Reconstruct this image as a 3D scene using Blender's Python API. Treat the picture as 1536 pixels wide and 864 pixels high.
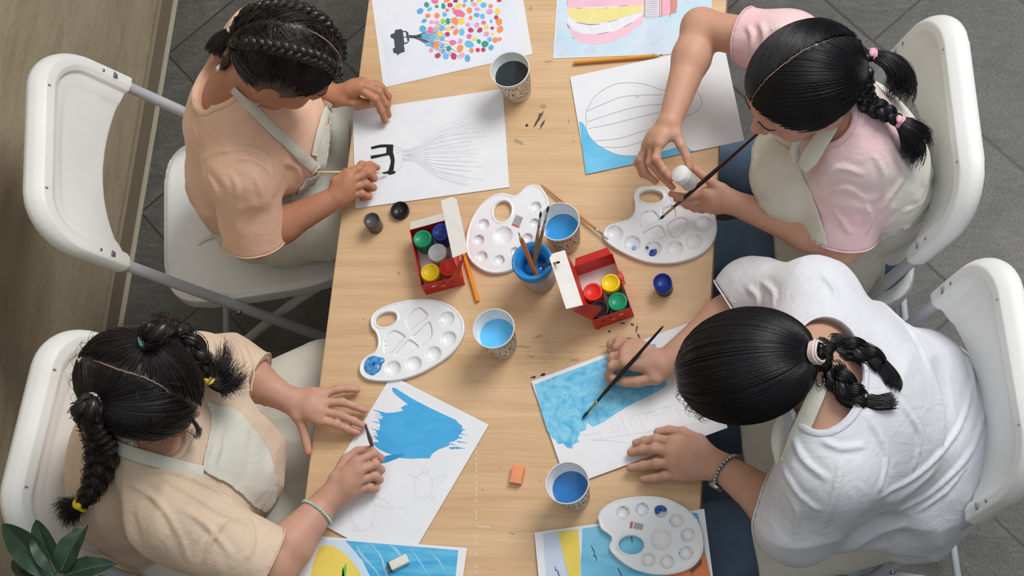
import bpy, bmesh, math, random
import numpy as np
from mathutils import Vector, Matrix
from mathutils.geometry import tessellate_polygon

random.seed(7)
PI = math.pi
S = bpy.context.scene
for _o in list(bpy.data.objects):
    bpy.data.objects.remove(_o)

# ------------------------------------------------------------------ camera, world, light, exposure
TZ = 0.73                                   # table top height
FPX = 3000.0                                # focal length in pixels of the 1536 px frame
CAM = np.array([0.762, -1.362, 4.046])
_yaw, _pit, _rol = -0.510036755975594, 1.1310636952404765, -0.462220088901624
_f = np.array([math.sin(_yaw) * math.cos(_pit), math.cos(_yaw) * math.cos(_pit), -math.sin(_pit)])
_r0 = np.array([math.cos(_yaw), -math.sin(_yaw), 0.0])
_u0 = np.cross(_r0, _f)
RR = math.cos(_rol) * _r0 + math.sin(_rol) * _u0
UU = -math.sin(_rol) * _r0 + math.cos(_rol) * _u0
FW = _f
CAM = -FW * 3.664830712870872 + np.array([0, 0, TZ])
cd = bpy.data.cameras.new('camera')
cam = bpy.data.objects.new('camera', cd)
S.collection.objects.link(cam)
M = Matrix(((RR[0], UU[0], -FW[0], CAM[0]), (RR[1], UU[1], -FW[1], CAM[1]), (RR[2], UU[2], -FW[2], CAM[2]), (0, 0, 0, 1)))
cam.matrix_world = M
cd.sensor_width = 36.0
cd.lens = FPX / 1536 * 36.0
cd.clip_end = 60
S.camera = cam

w = bpy.data.worlds.new('sky'); S.world = w; w.use_nodes = True
_bg = w.node_tree.nodes['Background']
_bg.inputs[1].default_value = 1.0
# daylight from the open sky above the courtyard, darker buildings around its horizon
_tc = w.node_tree.nodes.new('ShaderNodeTexCoord'); _sx = w.node_tree.nodes.new('ShaderNodeSeparateXYZ'); _rp = w.node_tree.nodes.new('ShaderNodeValToRGB')
w.node_tree.links.new(_tc.outputs['Generated'], _sx.inputs[0]); w.node_tree.links.new(_sx.outputs[2], _rp.inputs[0]); w.node_tree.links.new(_rp.outputs[0], _bg.inputs[0])
for _i, (_p, _c) in enumerate([(0.0, (0.03, 0.03, 0.03, 1)), (0.30, (0.08, 0.08, 0.078, 1)), (0.60, (0.46, 0.48, 0.50, 1)), (1.0, (0.88, 0.92, 0.96, 1))]):
    if _i > 1: _rp.color_ramp.elements.new(_p)
    _rp.color_ramp.elements[_i].position = _p; _rp.color_ramp.elements[_i].color = _c


def area(name, loc, target, size, energy, col):
    l = bpy.data.lights.new(name, 'AREA'); l.shape = 'DISK'; l.size = size; l.energy = energy; l.color = col
    o = bpy.data.objects.new(name, l); S.collection.objects.link(o)
    o.location = loc
    o.rotation_euler = (Vector(target) - Vector(loc)).to_track_quat('-Z', 'Y').to_euler()
    return o


area('courtyard_daylight', (2.5, 2.7, 4.9), (0.1, 0.0, 0.6), 2.7, 222, (1.0, 0.985, 0.96))
S.view_settings.view_transform = 'Standard'
S.view_settings.look = 'None'
S.view_settings.gamma = 1.0
S.view_settings.use_curve_mapping = False
S.view_settings.exposure = 0.0


# ------------------------------------------------------------------ helpers
def at(px, py, z=TZ):
    """the point of the horizontal plane z that the photograph shows at a pixel"""
    d = FW + RR * (px - 768) / FPX - UU * (py - 432) / FPX
    return CAM + d * ((z - CAM[2]) / d[2])


def ray(px, py):
    d = FW + RR * (px - 768) / FPX - UU * (py - 432) / FPX
    return d / np.linalg.norm(d)


def V3(*a):
    return np.array(a, float)


def nrm(v):
    v = np.asarray(v, float)
    return v / (np.linalg.norm(v) + 1e-12)


def lin(r, g, b):
    f = lambda c: ((c / 255) / 12.92) if c / 255 <= 0.04045 else (((c / 255) + 0.055) / 1.055) ** 2.4
    return (f(r), f(g), f(b), 1.0)


class N:
    """small node-tree builder"""
    def __init__(s, name, rough=0.6, spec=0.4, col=(0.8, 0.8, 0.8, 1)):
        s.m = bpy.data.materials.new(name); s.m.use_nodes = True
        s.t = s.m.node_tree; s.b = s.t.nodes['Principled BSDF']
        s.b.inputs['Base Color'].default_value = col
        s.b.inputs['Roughness'].default_value = rough
        s.b.inputs['Specular IOR Level'].default_value = spec
        s.co = None

    def n(s, typ, **k):
        n = s.t.nodes.new(typ)
        for a, v in k.items():
            if a.startswith('i_'):
                key = a[2:]
                n.inputs[int(key) if key.isdigit() else key].default_value = v
            else:
                setattr(n, a, v)
        return n

    def l(s, a, b):
        s.t.links.new(a, b)

    def coord(s, scale=(1, 1, 1), rot=(0, 0, 0), loc=(0, 0, 0), kind='Object'):
        tc = s.n('ShaderNodeTexCoord'); mp = s.n('ShaderNodeMapping')
        mp.inputs['Scale'].default_value = scale; mp.inputs['Rotation'].default_value = rot; mp.inputs['Location'].default_value = loc
        s.l(tc.outputs[kind], mp.inputs[0])
        return mp.outputs[0]

    def noise(s, co, scale, detail=4, rough=0.55, dist=0.0):
        n = s.n('ShaderNodeTexNoise'); n.inputs['Scale'].default_value = scale
        n.inputs['Detail'].default_value = detail; n.inputs['Roughness'].default_value = rough; n.inputs['Distortion'].default_value = dist
        s.l(co, n.inputs['Vector']); return n.outputs['Fac']

    def ramp(s, fac, stops):
        r = s.n('ShaderNodeValToRGB'); e = r.color_ramp.elements
        while len(e) < len(stops):
            e.new(0.5)
        for i, (p, c) in enumerate(stops):
            e[i].position = p; e[i].color = c
        s.l(fac, r.inputs[0]); return r.outputs[0]

    def mix(s, fac, a, b, mode='MIX'):
        m = s.n('ShaderNodeMix', data_type='RGBA', blend_type=mode)
        for sock, v in ((m.inputs[0], fac), (m.inputs[6], a), (m.inputs[7], b)):
            if isinstance(v, (float, int)):
                sock.default_value = v
            elif isinstance(v, tuple):
                sock.default_value = v
            else:
                s.l(v, sock)
        return m.outputs[2]

    def col(s, out):
        s.l(out, s.b.inputs['Base Color']); return s

    def bump(s, h, strength=0.3, dist=0.002):
        b = s.n('ShaderNodeBump'); b.inputs['Strength'].default_value = strength; b.inputs['Distance'].default_value = dist
        s.l(h, b.inputs['Height']); s.l(b.outputs[0], s.b.inputs['Normal']); return s


_flat = {}


def flat(r, g, b, rough=0.6, spec=0.4, name=None):
    """a plain coloured material with a faint mottle"""
    key = (r, g, b, rough, spec)
    if key not in _flat:
        m = N(name or 'colour_%d_%d_%d' % (r, g, b), rough, spec)
        f = m.noise(m.coord(), 60, 3)
        c = lin(r, g, b)
        m.col(m.ramp(f, [(0.3, tuple(x * 0.95 for x in c[:3]) + (1,)), (0.7, tuple(min(1, x * 1.04) for x in c[:3]) + (1,))]))
        _flat[key] = m.m
    return _flat[key]


def tag(o, label=None, cat=None, group=None, kind=None):
    if label: o['label'] = label
    if cat: o['category'] = cat
    if group: o['group'] = group
    if kind: o['kind'] = kind
    return o


def link(o, parent=None):
    S.collection.objects.link(o)
    if parent is not None:
        o.parent = parent
    return o


def empty(name, loc=(0, 0, 0), rz=0.0, label=None, cat=None, group=None):
    o = bpy.data.objects.new(name, None); o.location = loc; o.rotation_euler = (0, 0, rz); o.empty_display_size = 0.05
    S.collection.objects.link(o)
    return tag(o, label, cat, group)


def wloc(o):
    """where an (unrotated) parent stands"""
    v = np.zeros(3)
    while o is not None:
        v = v + np.array(o.location); o = o.parent
    return v


def mesh_obj(name, verts, faces, mats, parent=None, smooth=True, fmat=None, loc=None):
    """verts in world space; they are re-centred on the parent, on loc, or on the thing's own foot"""
    me = bpy.data.meshes.new(name)
    verts = np.asarray(verts, float)
    if parent is not None:
        off = wloc(parent)
    else:
        if loc is None:
            lo_, hi_ = verts.min(0), verts.max(0); loc = [(lo_[0] + hi_[0]) / 2, (lo_[1] + hi_[1]) / 2, lo_[2]]
        off = np.asarray(loc, float)
    verts = verts - off
    if isinstance(faces, np.ndarray):
        k = faces.shape[1]
        me.vertices.add(len(verts)); me.vertices.foreach_set('co', verts.astype(np.float32).ravel())
        me.loops.add(faces.size); me.loops.foreach_set('vertex_index', faces.astype(np.int32).ravel())
        me.polygons.add(len(faces)); me.polygons.foreach_set('loop_start', np.arange(0, faces.size, k, dtype=np.int32))
        me.update(calc_edges=True)
    else:
        me.from_pydata([tuple(v) for v in verts], [], [tuple(f) for f in faces])
    me.validate()
    if not isinstance(mats, (list, tuple)):
        mats = [mats]
    for m in mats:
        me.materials.append(m)
    if smooth:
        me.polygons.foreach_set('use_smooth', np.ones(len(me.polygons), bool))
    if fmat is not None:
        me.polygons.foreach_set('material_index', np.asarray(fmat, np.int32))
    me.update()
    o = bpy.data.objects.new(name, me)
    link(o, parent)
    if parent is None:
        o.location = off
    return o


class MB:
    """collects shapes with materials and links them as ONE mesh"""
    def __init__(s):
        s.v = []; s.f = []; s.m = []; s.mats = []; s.sm = []

    def mi(s, mat):
        if mat not in s.mats:
            s.mats.append(mat)
        return s.mats.index(mat)

    def add(s, v, f, mat, smooth=False):
        b = len(s.v); s.v += [tuple(map(float, p)) for p in v]
        for q in f:
            s.f.append(tuple(i + b for i in q)); s.m.append(s.mi(mat)); s.sm.append(smooth)
        return s

    def box(s, c, size, mat, rot=None, bev=0.0):
        bm = bmesh.new(); bmesh.ops.create_cube(bm, size=1)
        bmesh.ops.scale(bm, vec=size, verts=bm.verts)
        if bev > 0:
            bmesh.ops.bevel(bm, geom=list(bm.edges), offset=bev, segments=3, profile=0.6, affect='EDGES')
        if rot is not None:
            bmesh.ops.transform(bm, matrix=rot, verts=bm.verts)
        bm.verts.index_update()
        s.add([np.array(v.co) + np.asarray(c, float) for v in bm.verts], [[v.index for v in f.verts] for f in bm.faces], mat, bev > 0)
        bm.free(); return s

    def lathe(s, prof, mat, c=(0, 0, 0), seg=40, axis=None, smooth=True):
        v = []; f = []; n = len(prof)
        for i in range(seg):
            a = 2 * PI * i / seg
            for (r, z) in prof:
                v.append((r * math.cos(a), r * math.sin(a), z))
        for i in range(seg):
            j = (i + 1) % seg
            for k in range(n - 1):
                f.append((i * n + k, j * n + k, j * n + k + 1, i * n + k + 1))
        v = np.array(v)
        if axis is not None:
            q = Vector((0, 0, 1)).rotation_difference(Vector(nrm(axis))).to_matrix()
            v = v @ np.array(q).T
        return s.add(v + np.asarray(c, float), f, mat, smooth)

    def tube(s, pts, rad, mat, seg=10, caps=True, smooth=True, flat_=1.0, up=(0, 0, 1)):
        """swept circle; flat_ squashes it along `up`"""
        P = np.asarray(pts, float); n = len(P)
        R = np.full(n, rad, float) if np.isscalar(rad) else np.asarray(rad, float)
        T = np.gradient(P, axis=0); T /= np.linalg.norm(T, axis=1)[:, None] + 1e-12
        up = np.asarray(up, float)
        v = []; A0 = None
        for i in range(n):
            if up.ndim == 2: u = up[i]
            else: u = up
            if A0 is None or up.ndim == 2 or flat_ != 1.0:
                a = np.cross(T[i], u)
                if np.linalg.norm(a) < 1e-3: a = np.cross(T[i], (1, 0.3, 0))
                a = nrm(a)
                if A0 is not None and a @ A0 < 0 and up.ndim == 1 and flat_ == 1.0: a = -a
            else:
                a = nrm(A0 - T[i] * (A0 @ T[i]))
            A0 = a; b = np.cross(a, T[i])
            for k in range(seg):
                t = 2 * PI * k / seg
                v.append(P[i] + R[i] * (math.cos(t) * a + flat_ * math.sin(t) * b))
        f = []
        for i in range(n - 1):
            for k in range(seg):
                l = (k + 1) % seg
                f.append((i * seg + k, i * seg + l, (i + 1) * seg + l, (i + 1) * seg + k))
        if caps:
            f.append(tuple(range(seg))[::-1]); f.append(tuple((n - 1) * seg + k for k in range(seg)))
        return s.add(v, f, mat, smooth)

    def sphere(s, c, r, mat, seg=14, scale=(1, 1, 1)):
        prof = [(r * math.sin(PI * k / 10), -r * math.cos(PI * k / 10)) for k in range(11)]
        b = len(s.v)
        s.lathe(prof, mat, (0, 0, 0), seg)
        for i in range(b, len(s.v)):
            s.v[i] = tuple(np.array(s.v[i]) * scale + np.asarray(c, float))
        return s

    def poly(s, pts, mat, z=None):
        """flat polygon, triangulated by blender's ngon"""
        return s.add(pts, [tuple(range(len(pts)))], mat, False)

    def build(s, name, parent=None, loc=None):
        v = np.array(s.v)
        o = mesh_obj(name, v, s.f, s.mats, parent, False, s.m, loc)
        o.data.polygons.foreach_set('use_smooth', np.array(s.sm, bool))
        return o


def spline(pts, n):
    """Catmull-Rom through the points"""
    P = np.asarray(pts, float)
    if len(P) < 3:
        t = np.linspace(0, 1, n)[:, None]; return P[0] + (P[-1] - P[0]) * t
    Q = np.vstack([2 * P[0] - P[1], P, 2 * P[-1] - P[-2]])
    T = np.linspace(0, len(P) - 1 - 1e-9, n); out = []
    for t in T:
        i = int(t); u = t - i; a, b, c, d = Q[i:i + 4]
        out.append(0.5 * (2 * b + (c - a) * u + (2 * a - 5 * b + 4 * c - d) * u * u + (3 * b - a - 3 * c + d) * u ** 3))
    return np.array(out)


# ------------------------------------------------------------------ distance-field sculpting
def _rc(a, b, r1, r2):
    a = np.asarray(a, float); b = np.asarray(b, float); ab = b - a; L = max(ab @ ab, 1e-12)

    def f(P):
        h = np.clip(((P - a) @ ab) / L, 0, 1)
        return np.linalg.norm(P - a - h[:, None] * ab, axis=1) - (r1 + (r2 - r1) * h)
    R = max(r1, r2)
    return f, np.minimum(a, b) - R, np.maximum(a, b) + R


def _el(c, r, B=None):
    c = np.asarray(c, float); r = np.asarray(r, float); B = np.eye(3) if B is None else np.asarray(B, float)   # rows = axes

    def f(P):
        q = (P - c) @ B.T
        k0 = np.linalg.norm(q / r, axis=1); k1 = np.linalg.norm(q / (r * r), axis=1) + 1e-9
        return k0 * (k0 - 1) / k1
    e = np.sqrt(((B.T * r) ** 2).sum(1))
    return f, c - e, c + e


def _bx(c, half, B=None, rnd=0.01):
    c = np.asarray(c, float); h = np.asarray(half, float) - rnd; B = np.eye(3) if B is None else np.asarray(B, float)

    def f(P):
        q = np.abs((P - c) @ B.T) - h
        return np.linalg.norm(np.maximum(q, 0), axis=1) + np.minimum(q.max(1), 0) - rnd
    R = np.linalg.norm(half)
    return f, c - R, c + R


def _drape(a, b, r1, r2, drop):
    """round cone whose lower side is pulled straight down by `drop` (cloth hanging over a thigh)"""
    a = np.asarray(a, float); b = np.asarray(b, float); ab = b - a; L = max(ab @ ab, 1e-12)

    def f(P):
        h = np.clip(((P - a) @ ab) / L, 0, 1)
        ax = a[2] + h * ab[2]
        Q = P.copy(); Q[:, 2] = np.where(P[:, 2] < ax, np.minimum(ax, P[:, 2] + drop), P[:, 2])
        h = np.clip(((Q - a) @ ab) / L, 0, 1)
        return np.linalg.norm(Q - a - h[:, None] * ab, axis=1) - (r1 + (r2 - r1) * h)
    R = max(r1, r2)
    lo = np.minimum(a, b) - R; lo[2] -= drop
    return f, lo, np.maximum(a, b) + R


class SDF:
    def __init__(s):
        s.ops = []; s.disp = None; s.cuts = []

    def _a(s, kind, prim, k):
        f, lo, hi = prim
        s.ops.append((kind, f, np.asarray(lo, float), np.asarray(hi, float), k)); return s

    def cone(s, a, b, r1, r2, k=0.01, kind='+'): return s._a(kind, _rc(a, b, r1, r2), k)

    def chain(s, pts, rad, k=0.01, kind='+'):
        for i in range(len(pts) - 1):
            s._a(kind, _rc(pts[i], pts[i + 1], rad[i], rad[i + 1]), k)
        return s

    def ell(s, c, r, B=None, k=0.01, kind='+'): return s._a(kind, _el(c, r, B), k)

    def box(s, c, h, B=None, rnd=0.01, k=0.01, kind='+'): return s._a(kind, _bx(c, h, B, rnd), k)

    def drape(s, a, b, r1, r2, drop, k=0.02): return s._a('+', _drape(a, b, r1, r2, drop), k)

    def endcut(s, p, d, R=0.10):
        """cut everything beyond the plane (p, d), only near p"""
        p = np.asarray(p, float); d = nrm(d); c = p + d * R * .6
        f = lambda P: np.maximum(-((P - p) @ d), np.linalg.norm(P - c, axis=1) - R)
        return s._a('-', (f, c - R, c + R), .0015)

    def crease(s, P, w, amp):
        P = np.asarray(P, float); A, B_ = P[:-1], P[1:]; n = len(A); E = B_ - A; L2 = (E ** 2).sum(1) + 1e-12

        def f(Q):
            best = np.full(len(Q), 9.0); bu = np.zeros(len(Q))
            for i in range(n):
                v = Q - A[i]; h = np.clip((v @ E[i]) / L2[i], 0, 1); dd = np.linalg.norm(v - h[:, None] * E[i], axis=1)
                m = dd < best; best[m] = dd[m]; bu[m] = ((i + h) / n)[m]
            t = np.sin(np.clip(bu, 0, 1) * PI) ** .6
            return amp * t * (np.exp(-(best / w) ** 2) - .40 * np.exp(-(best / (2.6 * w)) ** 2))
        return s._a('c', (f, P.min(0), P.max(0)), 0.0)

    def half(s, p, n, k=0.006):
        """keep the side of the plane (p, n) that n points away from"""
        p = np.asarray(p, float); n = nrm(n)
        s.cuts.append((len(s.ops), lambda P: (P - p) @ n, k)); return s

    def copy(s, grow=0.0):
        o = SDF(); o.disp = s.disp; o.cuts = list(s.cuts)
        for kind, f, lo, hi, k in s.ops:
            g = grow if kind == '+' else -grow
            o.ops.append((kind, (lambda P, f=f, g=g: f(P) - g), lo - max(g, 0), hi + max(g, 0), k))
        return o

    def __call__(s, P, disp=True):
        d = np.full(len(P), 0.06)
        cuts = {}
        for i, c, k in s.cuts:
            cuts.setdefault(i, []).append((c, k))
        for i, (kind, f, lo, hi, k) in enumerate(s.ops):
            for c, kk in cuts.get(i, ()):
                x = c(P); h = np.maximum(kk - np.abs(d - x), 0) / kk; d = np.maximum(d, x) + h * h * kk * 0.25
            m = 0.05 + k
            w_ = np.flatnonzero(np.all((P > lo - m) & (P < hi + m), axis=1))
            if len(w_) == 0:
                continue
            x = f(P[w_]); dd = d[w_]
            if kind == '+':
                h = np.maximum(k - np.abs(dd - x), 0) / k; d[w_] = np.minimum(dd, x) - h * h * k * 0.25
            elif kind == '-':
                h = np.maximum(k - np.abs(dd + x), 0) / k; d[w_] = np.maximum(dd, -x) + h * h * k * 0.25
            elif kind == 'c':      # crease: raises the surface along a line
                d[w_] = dd - x
        for c, kk in cuts.get(len(s.ops), ()):
            x = c(P); h = np.maximum(kk - np.abs(d - x), 0) / kk; d = np.maximum(d, x) + h * h * kk * 0.25
        if s.disp is not None and disp:
            w_ = np.flatnonzero(np.abs(d) < 0.03)
            if len(w_):
                d[w_] += s.disp(P[w_])
        return d

    def bounds(s):
        lo = np.min([o[2] for o in s.ops if o[0] == '+'], axis=0); hi = np.max([o[3] for o in s.ops if o[0] == '+'], axis=0)
        return lo - 0.012, hi + 0.012

    def grad(s, P, e=0.001):
        return np.stack([s(P + e * np.eye(3)[i]) - s(P - e * np.eye(3)[i]) for i in range(3)], 1) / (2 * e)

    def project(s, P, off=0.0, it=6):
        P = np.array(P, float)
        for _ in range(it):
            g = s.grad(P); g /= (np.linalg.norm(g, axis=1)[:, None] + 1e-9)
            P = P - np.clip(s(P) - off, -0.03, 0.03)[:, None] * g
        return P

    def normal(s, P):
        g = s.grad(np.asarray(P, float)); return g / (np.linalg.norm(g, axis=1)[:, None] + 1e-9)

    def hit(s, px, py, zmax=1.35):
        """first point of this surface along the line of sight to a photo pixel"""
        d = ray(px, py); t = (zmax - CAM[2]) / d[2]; p = CAM + d * t
        for _ in range(260):
            v = float(s(p[None])[0])
            if v < 0.0006: return p
            p = p + d * max(v * 0.6, 0.0008)
            if p[2] < 0.2: break
        return None

    def hits(s, pts, off=0.0):
        out = []
        for q in pts:
            p = s.hit(q[0], q[1])
            if p is not None: out.append(p)
        P = np.array(out)
        if off and len(P): P = P + s.normal(P) * off
        return P


def nets(field, h):
    """naive surface nets over the blocks near the surface -> verts, quads"""
    lo, hi = field.bounds()
    Bk = 8; H = Bk * h
    nb = np.ceil((hi - lo) / H).astype(int) + 1
    ii = np.stack(np.meshgrid(*[np.arange(n) for n in nb], indexing='ij'), -1).reshape(-1, 3)
    cen = lo + (ii + 0.5) * H
    v = np.concatenate([field(cen[i:i + 200000]) for i in range(0, len(cen), 200000)])
    act = ii[(v < H * 0.87 * 1.6 + 0.008) & (v > -(H * 0.87 * 1.6 + 0.012))]
    off = np.stack(np.meshgrid(*[np.arange(-1, 9)] * 3, indexing='ij'), -1).reshape(-1, 3)
    NY = int((nb[1] + 2) * Bk + 4); NZ = int((nb[2] + 2) * Bk + 4)
    keys_all = []; pos_all = []; quads = []
    E = [(a, b) for a in range(8) for b in range(a + 1, 8) if bin(a ^ b).count('1') == 1]
    cor = np.array([[(a >> 2) & 1, (a >> 1) & 1, a & 1] for a in range(8)])
    for c0 in range(0, len(act), 500):
        A = act[c0:c0 + 500]; n = len(A)
        base = A[:, None, :] * Bk + off[None]
        Vv = field((lo + base * h).reshape(-1, 3)).reshape(n, 10, 10, 10)
        ins = Vv < 0
        sub = [ins[:, a:a + 9, b:b + 9, c:c + 9] for a in (0, 1) for b in (0, 1) for c in (0, 1)]
        cnt = sum(x.astype(np.int8) for x in sub)
        cell = (cnt > 0) & (cnt < 8)
        if not cell.any():
            continue
        bi, x, y, z = np.nonzero(cell)
        vals = np.stack([Vv[bi, x + c[0], y + c[1], z + c[2]] for c in cor], 1)
        acc = np.zeros((len(bi), 3)); m = np.zeros(len(bi))
        for a, b in E:
            va, vb = vals[:, a], vals[:, b]; cr = (va < 0) != (vb < 0)
            t = np.where(cr, va / np.where(cr, va - vb, 1), 0)
            acc += cr[:, None] * (cor[a] + t[:, None] * (cor[b] - cor[a])); m += cr
        g = A[bi] * Bk + np.stack([x, y, z], 1) - 1
        pos_all.append(lo + (g + acc / m[:, None]) * h)
        K = lambda q: ((q[:, 0] + 1) * NY + q[:, 1] + 1) * NZ + q[:, 2] + 1
        keys_all.append(K(g))
        for ax in range(3):
            sl0 = [slice(None)] + [slice(1, 9)] * 3; sl1 = list(sl0); sl1[ax + 1] = slice(2, 10)
            e0 = ins[tuple(sl0)]; e1 = ins[tuple(sl1)]
            bi2, x2, y2, z2 = np.nonzero(e0 != e1)
            if not len(bi2): continue
            gi = A[bi2] * Bk + np.stack([x2, y2, z2], 1)
            u, w_ = (ax + 1) % 3, (ax + 2) % 3
            du = np.zeros(3, int); du[u] = 1; dw = np.zeros(3, int); dw[w_] = 1
            q = np.stack([K(gi - du - dw), K(gi - dw), K(gi), K(gi - du)], 1)
            fl = e0[bi2, x2, y2, z2]
            q[~fl] = q[~fl][:, ::-1]
            quads.append(q)
    keys = np.concatenate(keys_all); pos = np.concatenate(pos_all); Q = np.concatenate(quads)
    uk, idx = np.unique(keys, return_index=True)
    F = np.searchsorted(uk, Q); F = np.clip(F, 0, len(uk) - 1)
    ok = np.all(uk[F] == Q, axis=1)
    return pos[idx], F[ok]


def largest(v, F, frac=0.02):
    """drop stray crumbs"""
    n = len(v); lab = np.arange(n)
    E = np.concatenate([F[:, [0, 1]], F[:, [1, 2]], F[:, [2, 3]]])
    for _ in range(400):
        old = lab.copy()
        mn = np.minimum(lab[E[:, 0]], lab[E[:, 1]])
        np.minimum.at(lab, E[:, 0], mn); np.minimum.at(lab, E[:, 1], mn)
        lab = lab[lab]; lab = lab[lab]
        if (lab == old).all(): break
    u, c = np.unique(lab, return_counts=True)
    keep = np.isin(lab, u[c > max(frac * n, 30)])
    mp = np.cumsum(keep) - 1
    return v[keep], mp[F[keep[F].all(1)]]


def sdf_obj(name, field, h, mat, parent=None, colour=None, loc=None, clean=True):
    v, F = nets(field, h)
    if clean: v, F = largest(v, F)
    o = mesh_obj(name, v, F, mat, parent, True, None, loc)
    if colour is not None:
        a = o.data.color_attributes.new('tint', 'FLOAT_COLOR', 'POINT')
        a.data.foreach_set('color', np.c_[colour(v), np.ones(len(v))].astype(np.float32).ravel())
    return o


def _hash(i):
    x = (i[:, 0] * 374761393 + i[:, 1] * 668265263 + i[:, 2] * 2147483647) & 0x7fffffff
    x = ((x ^ (x >> 13)) * 1274126177) & 0x7fffffff
    return ((x ^ (x >> 16)) & 0xffff) / 65535.0


def vnoise(P):
    i = np.floor(P).astype(np.int64); f = P - i; f = f * f * (3 - 2 * f); r = 0
    for a in (0, 1):
        for b in (0, 1):
            for c in (0, 1):
                wt = (f[:, 0] if a else 1 - f[:, 0]) * (f[:, 1] if b else 1 - f[:, 1]) * (f[:, 2] if c else 1 - f[:, 2])
                r = r + wt * _hash(i + [a, b, c])
    return r


def folds(amp, freq, seed, B=None, stretch=(1, 0.35, 1)):
    """cloth creases: warped ridges, longer along the second axis of B"""
    B = np.eye(3) if B is None else np.asarray(B, float)

    def f(P):
        Q = (P @ B.T) * np.array(stretch) * freq + seed * 13.7
        wv = vnoise(Q * 0.55 + 5.1) * 2.2
        n1 = vnoise(Q + wv[:, None]); n2 = vnoise(Q * 2.1 + 9.3 + wv[:, None])
        return amp * (np.abs(n1 - 0.5) * 2.4 - 0.6) + amp * 0.45 * (np.abs(n2 - 0.5) * 2.4 - 0.6)
    return f

# ------------------------------------------------------------------ materials of the setting
def mat_floor():
    m = N('slate_floor_tiles', 0.42, 0.45)
    co = m.coord((1, 1, 1), (0, 0, math.radians(45)))
    br = m.n('ShaderNodeTexBrick'); br.offset = 0.5
    br.inputs['Scale'].default_value = 1.0; br.inputs['Brick Width'].default_value = 0.60; br.inputs['Row Height'].default_value = 0.30
    br.inputs['Mortar Size'].default_value = 0.0035; br.inputs['Mortar Smooth'].default_value = 0.3; br.inputs['Bias'].default_value = 0.0
    br.inputs['Color1'].default_value = (0.25, 0.25, 0.25, 1); br.inputs['Color2'].default_value = (0.75, 0.75, 0.75, 1); br.inputs['Mortar'].default_value = (0.5, 0.5, 0.5, 1)
    mp = m.n('ShaderNodeMapping'); mp.inputs['Location'].default_value = (0.28, 0.033, 0); m.l(co, mp.inputs[0]); m.l(mp.outputs[0], br.inputs['Vector'])
    c2 = m.coord((1, 1, 1), (0, 0, math.radians(45)))
    n1 = m.noise(c2, 7, 8, 0.62, 0.8); n2 = m.noise(m.coord((2.2, 9, 1), (0, 0, math.radians(20))), 6, 7, 0.65, 1.5); n3 = m.noise(c2, 160, 4, 0.7)
    a = m.ramp(n1, [(0.30, lin(58, 58, 54)), (0.5, lin(90, 90, 84)), (0.70, lin(126, 124, 116))])
    b = m.ramp(n2, [(0.35, lin(64, 63, 58)), (0.55, lin(94, 93, 87)), (0.72, lin(142, 134, 120))])
    c = m.mix(0.5, a, b)
    c = m.mix(0.22, c, m.ramp(n3, [(0.35, lin(66, 66, 64)), (0.65, lin(160, 160, 158))]), 'MIX')
    t = m.mix(0.35, (0.5, 0.5, 0.5, 1), br.outputs['Color'])
    c = m.mix(0.65, c, t, 'OVERLAY')
    c = m.mix(1.0, c, (0.72, 0.72, 0.71, 1), 'MULTIPLY')
    c = m.mix(br.outputs['Fac'], c, lin(56, 54, 50))
    m.col(c)
    h = m.mix(br.outputs['Fac'], m.mix(0.5, n1, n3), (0.0, 0.0, 0.0, 1))
    m.bump(h, 0.35, 0.003)
    return m.m


def mat_wall():
    m = N('beige_stone_cladding', 0.55, 0.35)
    co = m.coord((1, 1, 1), (math.radians(90), 0, math.radians(90)))
    br = m.n('ShaderNodeTexBrick'); br.offset = 0.5
    br.inputs['Scale'].default_value = 1.0; br.inputs['Brick Width'].default_value = 0.95; br.inputs['Row Height'].default_value = 0.30
    br.inputs['Mortar Size'].default_value = 0.0012; br.inputs['Mortar Smooth'].default_value = 0.5
    br.inputs['Color1'].default_value = (0.4, 0.4, 0.4, 1); br.inputs['Color2'].default_value = (0.6, 0.6, 0.6, 1)
    tc = m.n('ShaderNodeTexCoord'); sp = m.n('ShaderNodeSeparateXYZ'); cb = m.n('ShaderNodeCombineXYZ')
    m.l(tc.outputs['Object'], sp.inputs[0]); m.l(sp.outputs[1], cb.inputs[0]); m.l(sp.outputs[2], cb.inputs[1])
    ad = m.n('ShaderNodeVectorMath', operation='ADD'); ad.inputs[1].default_value = (0.35, -0.12, 0); m.l(cb.outputs[0], ad.inputs[0]); m.l(ad.outputs[0], br.inputs['Vector'])
    st = m.n('ShaderNodeMapping'); st.inputs['Scale'].default_value = (1.2, 5, 1); m.l(cb.outputs[0], st.inputs[0])
    n1 = m.noise(st.outputs[0], 3, 8, 0.6, 1.2); n2 = m.noise(cb.outputs[0], 90, 5, 0.7); n3 = m.noise(cb.outputs[0], 5, 5, 0.6, 0.5)
    a = m.ramp(n1, [(0.25, lin(160, 142, 108)), (0.5, lin(190, 176, 146)), (0.75, lin(208, 196, 168))])
    a = m.mix(0.35, a, m.ramp(n3, [(0.3, lin(148, 124, 86)), (0.7, lin(204, 190, 166))]))
    a = m.mix(0.18, a, m.ramp(n2, [(0.35, lin(90, 80, 64)), (0.65, lin(205, 196, 178))]))
    a = m.mix(0.3, a, br.outputs['Color'], 'OVERLAY')
    c = m.mix(br.outputs['Fac'], a, lin(186, 176, 156))
    m.col(c); m.bump(m.mix(0.4, n1, n2), 0.12, 0.002)
    return m.m


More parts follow.
